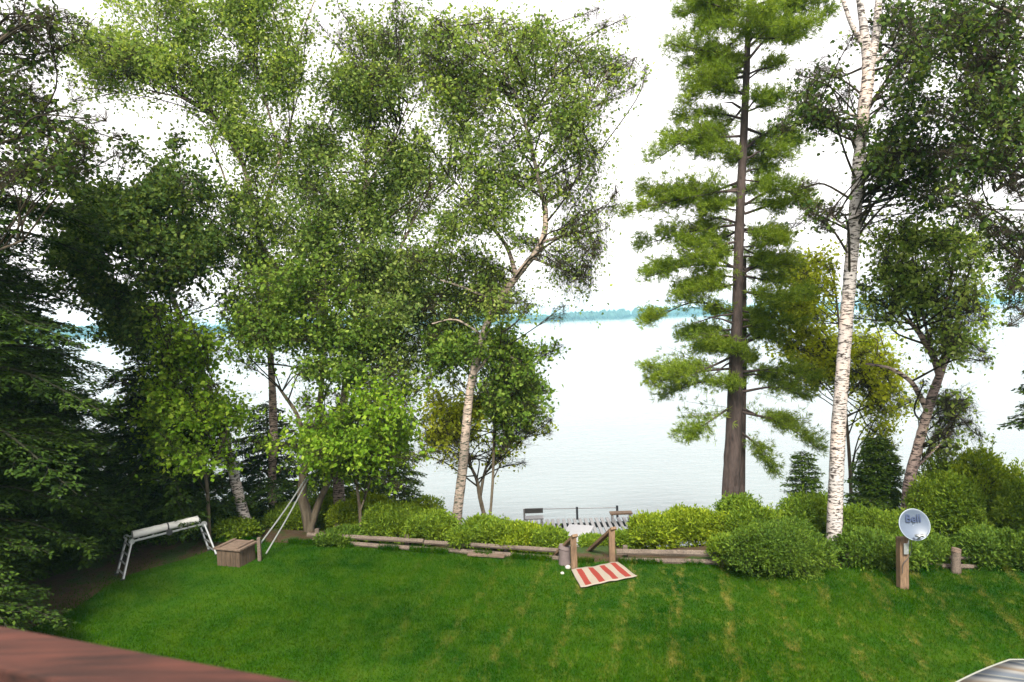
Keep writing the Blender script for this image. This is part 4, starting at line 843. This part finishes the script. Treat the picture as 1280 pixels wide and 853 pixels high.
# ------------------------------------------------------------------ ladder bench
def ladder():
    f1, f2 = ong(150, 722), ong(266, 691); t1, t2 = at(163, 674, 11.95), at(250, 653, 12.75)
    c = (f1 + f2) / 2; c[2] = 0; root = empty('folding_ladder', c, 'bent folding ladder set up like a trestle, left of the wooden box', 'ladder')
    al = norm((t2 - t1) * np.array([1, 1, 0])); sd_ = np.array([-al[1], al[0], 0]) * np.array([1, 1, 0]); wd = .34 / 2
    def rail(a, b, nm='rail', r_=.017):
        m1 = MB(); beam(m1, a, b, .028, .05, sd_); m1.build(nm, M['alu'], root, smooth=False, bevel=.004)
    for (f, t, dirn) in ((f1, t1, -1), (f2, t2, 1)):
        f = np.array([f[0], f[1], 0.0]) ; kk = t + al * dirn * .02
        for sg in (-1, 1):
            rail(f + sd_ * wd * sg * 1.15, kk + sd_ * wd * sg)
            m1 = MB(); box(m1, f + sd_ * wd * sg * 1.15 + np.array([0, 0, .012]), (.06, .05, .03)); m1.build('foot', M['darkmetal'], root, smooth=False, bevel=.004)
            m1 = MB(); q = kk + sd_ * (wd * sg); tube(m1, [q - sd_ * .028, q + sd_ * .028], .048, 14); m1.build('hinge', M['alu'], root)
        for k in range(4):
            q = f + (kk - f) * (.14 + .24 * k); m1 = MB(); tube(m1, [q - sd_ * wd * 1.1, q + sd_ * wd * 1.1], .014, 8); m1.build('rung', M['alu'], root)
    for sg in (-1, 1): rail(t1 + sd_ * wd * sg, t2 + sd_ * wd * sg)
    for k in range(5):
        q = t1 + (t2 - t1) * (.1 + .2 * k); m1 = MB(); tube(m1, [q - sd_ * wd, q + sd_ * wd], .014, 8); m1.build('rung', M['alu'], root)
    m1 = MB(); tube(m1, [(t1 + t2) / 2 + sd_ * (-wd - .03), (t1 + t2) / 2 + sd_ * (-wd + .03)], .052, 14); m1.build('hinge', M['darkmetal'], root)
    r_ = np.random.default_rng(9); m1 = MB(); tt = np.linspace(.03, .97, 22); P = np.array([t1 + (t2 - t1) * v + np.array([0, 0, .065]) for v in tt]); tube(m1, P, .068 + .003 * np.sin(tt * 40), 16, .01, r_)
    roll = m1.build('white_roll', M['white'], None, (t1 + t2) / 2); tag(roll, 'long white foam roll lying along the top of the folding ladder', 'foam roll')
    for v in (.52,):
        m1 = MB(); q = t1 + (t2 - t1) * v + np.array([0, 0, .065]); tube(m1, [q - al * .012, q + al * .012], .075, 16); m1.build('strap', M['darkmetal'], roll, (t1 + t2) / 2)
ladder()

# ------------------------------------------------------------------ lakeside platform
def platform():
    z = -2.85; root = empty('lake_platform', at(722, 668, 22.0), 'white slatted wooden platform with thin railing at the water below the steps', 'dock'); root.location.z = z
    a = at(654, 655, 23.6); b = at(792, 662, 23.2); x0, x1, y0, y1 = a[0], b[0], 17.2, 23.6
    wmat = plain('white_deck_paint', (.26, .26, .26), .7, 0, .12); dk = plain('dark_slat', (.025, .028, .035), .8)
    m1 = MB(); 
    for k in range(4): box(m1, ((x0 + x1) / 2, y0 + .4 + k * (y1 - y0 - .8) / 3, z - .14), (x1 - x0 - .06, .09, .16))
    m1.build('joists', dk, root, smooth=False)
    # boards run slantwise, with wide gaps
    m1 = MB(); x = x0 + .02
    while x < x1 - .1:
        box(m1, (x + .055, (y0 + y1) / 2, z - .035), (.105, y1 - y0, .05)); x += .19
    m1.build('boards', wmat, root, smooth=False)
    for xx in (x0 + .06, (x0 + x1) / 2, x1 - .06):
        for yy in (y0 + .3, y1 - .06):
            m1 = MB(); box(m1, (xx, yy, z - 1.35), (.14, .14, 2.2)); m1.build('pile', dk, root, smooth=False)
    for q in (.0, .5, .88):
        m1 = MB(); xx = x0 + .05 + (x1 - x0 - .1) * q; box(m1, (xx, y1 - .03, z + .17), (.07, .07, .44)); m1.build('rail_post', wmat if q == 0 else dk, root, smooth=False)
    m1 = MB(); tube(m1, [[x0 + .05, y1 - .03, z + .37], [x1 - .5, y1 - .03, z + .32]], .016, 6); m1.build('rail', plain('grey_rail', (.30, .30, .31), .6), root)
    # white lattice skirt panel at the left
    # bench left
    br = empty('bench', (x0 + .35, y1 - .5, z), 'small white and grey bench at the far left corner of the lake platform', 'bench', 'benches on the lake platform')
    m1 = MB(); box(m1, (x0 + .38, y1 - .35, z + .40), (.62, .05, .16)); m1.build('backrest', plain('bench_grey', (.07, .065, .06), .8), br, smooth=False)
    m1 = MB(); box(m1, (x0 + .38, y1 - .55, z + .22), (.62, .36, .04)); m1.build('seat', wmat, br, smooth=False)
    for sx in (-.25, .25):
        for sy in (-.15, .17): m1 = MB(); box(m1, (x0 + .38 + sx, y1 - .55 + sy, z + .10), (.05, .05, .20)); m1.build('leg', wmat, br, smooth=False)
    br = empty('bench', (x1 - .55, y1 - .7, z), 'low brown bench at the right end of the lake platform', 'bench', 'benches on the lake platform')
    m1 = MB(); box(m1, (x1 - .45, y1 - .6, z + .30), (.75, .30, .05)); m1.build('seat', M['post'], br, smooth=False)
    for sx in (-.3, .3): m1 = MB(); box(m1, (x1 - .45 + sx, y1 - .6, z + .14), (.05, .26, .27)); m1.build('leg', wmat, br, smooth=False)
    # white gangway from the stair foot
    g = [at(697, 678, 19.0), at(731, 679, 18.2), at(740, 661, 21.6), at(714, 660, 21.8)]
    gw = empty('table', ((g[0] + g[2]) / 2) * np.array([1, 1, 0]) + np.array([0, 0, z]), 'white covered table standing on the lake platform, seen between the stair rails', 'table')
    cx, cy = 1.93, 20.6; m1 = MB(); an = math.radians(-18); A = np.array([[math.cos(an), math.sin(an), 0], [-math.sin(an), math.cos(an), 0], [0, 0, 1]])
    cc = at(719, 669, 20.3); h_ = cc[2]; box(m1, cc, (.80, 1.9, .05), A); m1.build('table_top', plain('clean_white', (.32, .32, .33), .5, 0, .05), gw, smooth=False, bevel=.01)
    for sx in (-.32, .32):
        for sy in (-.8, .8): q = cc + A[0] * sx + A[1] * sy; m1 = MB(); box(m1, (q[0], q[1], (z + h_ - .025) / 2), (.05, .05, h_ - .025 - z), A); m1.build('leg', wmat, gw, smooth=False)
platform()

# ------------------------------------------------------------------ patio umbrella below, seen from above
def umbrella():
    V0 = np.array([2.99, 4.12]); d1 = norm(np.array([.52, .26])); R = 1.1
    # centre of the octagon from its far vertex and the edge leaving it to the left
    a_edge = math.atan2(d1[1], d1[0]); cen = V0 + R * np.array([math.cos(a_edge + math.pi + math.radians(72)), math.sin(a_edge + math.pi + math.radians(72))])
    zr, za = 2.0, 2.30; root = empty('patio_umbrella', (cen[0], cen[1], 0), 'pale striped patio umbrella seen from above at the lower right corner', 'umbrella')
    a0 = math.atan2(V0[1] - cen[1], V0[0] - cen[0]); mt, n, o = newmat('striped_canopy')
    t = N(n, 'ShaderNodeTexCoord'); s = N(n, 'ShaderNodeSeparateXYZ'); n.links.new(t.outputs['Object'], s.inputs[0])
    at2 = N(n, 'ShaderNodeMath', operation='ARCTAN2'); n.links.new(s.outputs[1], at2.inputs[0]); n.links.new(s.outputs[0], at2.inputs[1])
    ml = N(n, 'ShaderNodeMath', operation='MULTIPLY_ADD'); ml.inputs[1].default_value = 10 / (2 * math.pi) * 2; ml.inputs[2].default_value = -a0 * 20 / (2 * math.pi) + 40; n.links.new(at2.outputs[0], ml.inputs[0])
    fr = N(n, 'ShaderNodeMath', operation='FRACT'); n.links.new(ml.outputs[0], fr.inputs[0])
    r_ = ramp(n, fr.outputs[0], [(0, (.24, .25, .23)), (.12, (.07, .085, .11)), (.32, (.26, .26, .25)), (.52, (.19, .15, .11)), (.64, (.26, .26, .25)), (.84, (.13, .15, .18))]); r_.color_ramp.interpolation = 'EASE'
    ns = noise(n, 9, coords(n), 4); mm = mix(n, .25, r_.outputs[0], ns.outputs[0], 'MULTIPLY'); bsdf(n, o, mm.outputs[0], .9, ns.outputs[0], .3, .01, .1)
    m1 = MB(); ring = 7; V = []; K = 10 * 6
    for j in range(ring + 1):
        f = j / ring
        for i in range(K):
            k, u = divmod(i, 6); u /= 6; p0 = np.array([math.cos(a0 + k * math.pi / 5), math.sin(a0 + k * math.pi / 5)]) * R; p1 = np.array([math.cos(a0 + (k + 1) * math.pi / 5), math.sin(a0 + (k + 1) * math.pi / 5)]) * R
            q = (p0 * (1 - u) + p1 * u) * f; sg = -.012 * f * math.sin(u * math.pi); V.append([cen[0] + q[0], cen[1] + q[1], za - (za - zr) * f ** 1.15 - sg])
    kk = (np.arange(ring)[:, None] * K + np.arange(K)[None]).ravel(); k2 = (np.arange(ring)[:, None] * K + (np.arange(K)[None] + 1) % K).ravel(); m1.add(V, np.stack([kk, kk + K, k2 + K, k2], 1)); c_ = m1.build('canopy', mt, root)
    sm = c_.modifiers.new('thick', 'SOLIDIFY'); sm.thickness = .006
    rim = MB(); E = [V[ring * K + i] for i in range(K)] + [V[ring * K]]; tube(rim, E, .006, 6, cap=False); rim.build('hem', plain('hem_cloth', (.19, .20, .175), .9), root)
    m1 = MB(); tube(m1, [[cen[0], cen[1], 0], [cen[0], cen[1], za + .06]], .02, 12); m1.build('pole', M['alu'], root)
    for k in range(10):
        a = a0 + k * math.pi / 5; m1 = MB(); tube(m1, [[cen[0] + math.cos(a) * .03, cen[1] + math.sin(a) * .03, za - .03], [cen[0] + math.cos(a) * R * .98, cen[1] + math.sin(a) * R * .98, zr - .018]], .007, 6); m1.build('rib', M['alu'], root)
    m1 = MB(); tube(m1, [[cen[0], cen[1], 0], [cen[0], cen[1], .05], [cen[0], cen[1], .08]], [.24, .24, .06], 24); m1.build('base', M['darkmetal'], root)
umbrella()

# ------------------------------------------------------------------ deck and its railing
def deck():
    a = np.array([-.80, 1.07]); b = np.array([-.26, .87]); d = norm(b - a); nrm = np.array([-d[1], d[0]]); zt = EYE - .466
    A = a - d * 2.2 - nrm * .049; B = b + d * 1.8 - nrm * .049
    root = empty('deck_railing', (A[0], A[1], 2.7), 'red-brown stained wooden deck railing crossing the lower left corner', 'railing')
    ax = np.array([[d[0], d[1], 0], [nrm[0], nrm[1], 0], [0, 0, 1]]); L = np.linalg.norm(B - A); C2 = (A + B) / 2
    m1 = MB(); box(m1, (C2[0], C2[1], zt - .019), (L, .097, .038), ax); m1.build('cap_rail', M['deckred'], root, (0, 0, 0) if False else None, False, .006)
    m1 = MB(); box(m1, (C2[0], C2[1], zt - .040 - .045), (L, .04, .088), ax); m1.build('top_rail', M['deckdark'], root, smooth=False, bevel=.004)
    m1 = MB(); box(m1, (C2[0], C2[1], 2.82), (L, .04, .09), ax); m1.build('bottom_rail', M['deckdark'], root, smooth=False, bevel=.004)
    k = .1
    while k < L:
        q = A + d * k; m1 = MB(); box(m1, (q[0], q[1], 3.245), (.036, .036, .755), ax); m1.build('baluster', M['deckdark'], root, smooth=False, bevel=.003); k += .13
    for k in (.03, L - .03):
        q = A + d * k - nrm * .07; m1 = MB(); box(m1, (q[0], q[1], 3.19), (.09, .09, 1.03), ax); m1.build('post', M['deckdark'], root, smooth=False, bevel=.004)
    fl = empty('wooden_deck', (0, -1.5, 2.7), 'stained wooden deck the photo is taken from', 'deck')
    m1 = MB()
    for j in range(22):
        q = C2 - nrm * (.02 + .14 * j); box(m1, (q[0], q[1], 2.68), (5.2, .134, .036), ax)
    m1.build('boards', M['deckred'], fl, smooth=False, bevel=.003)
    for sx in (-2.3, 0, 2.3):
        q = C2 + d * sx - nrm * .12; m1 = MB(); box(m1, (q[0], q[1], 1.28), (.13, .13, 2.62), ax); m1.build('support_post', M['deckdark'], fl, smooth=False)
    q = C2 - nrm * .12; m1 = MB(); box(m1, (q[0], q[1], 2.62), (5.2, .14, .07), ax); m1.build('beam', M['deckdark'], fl, smooth=False)
deck()
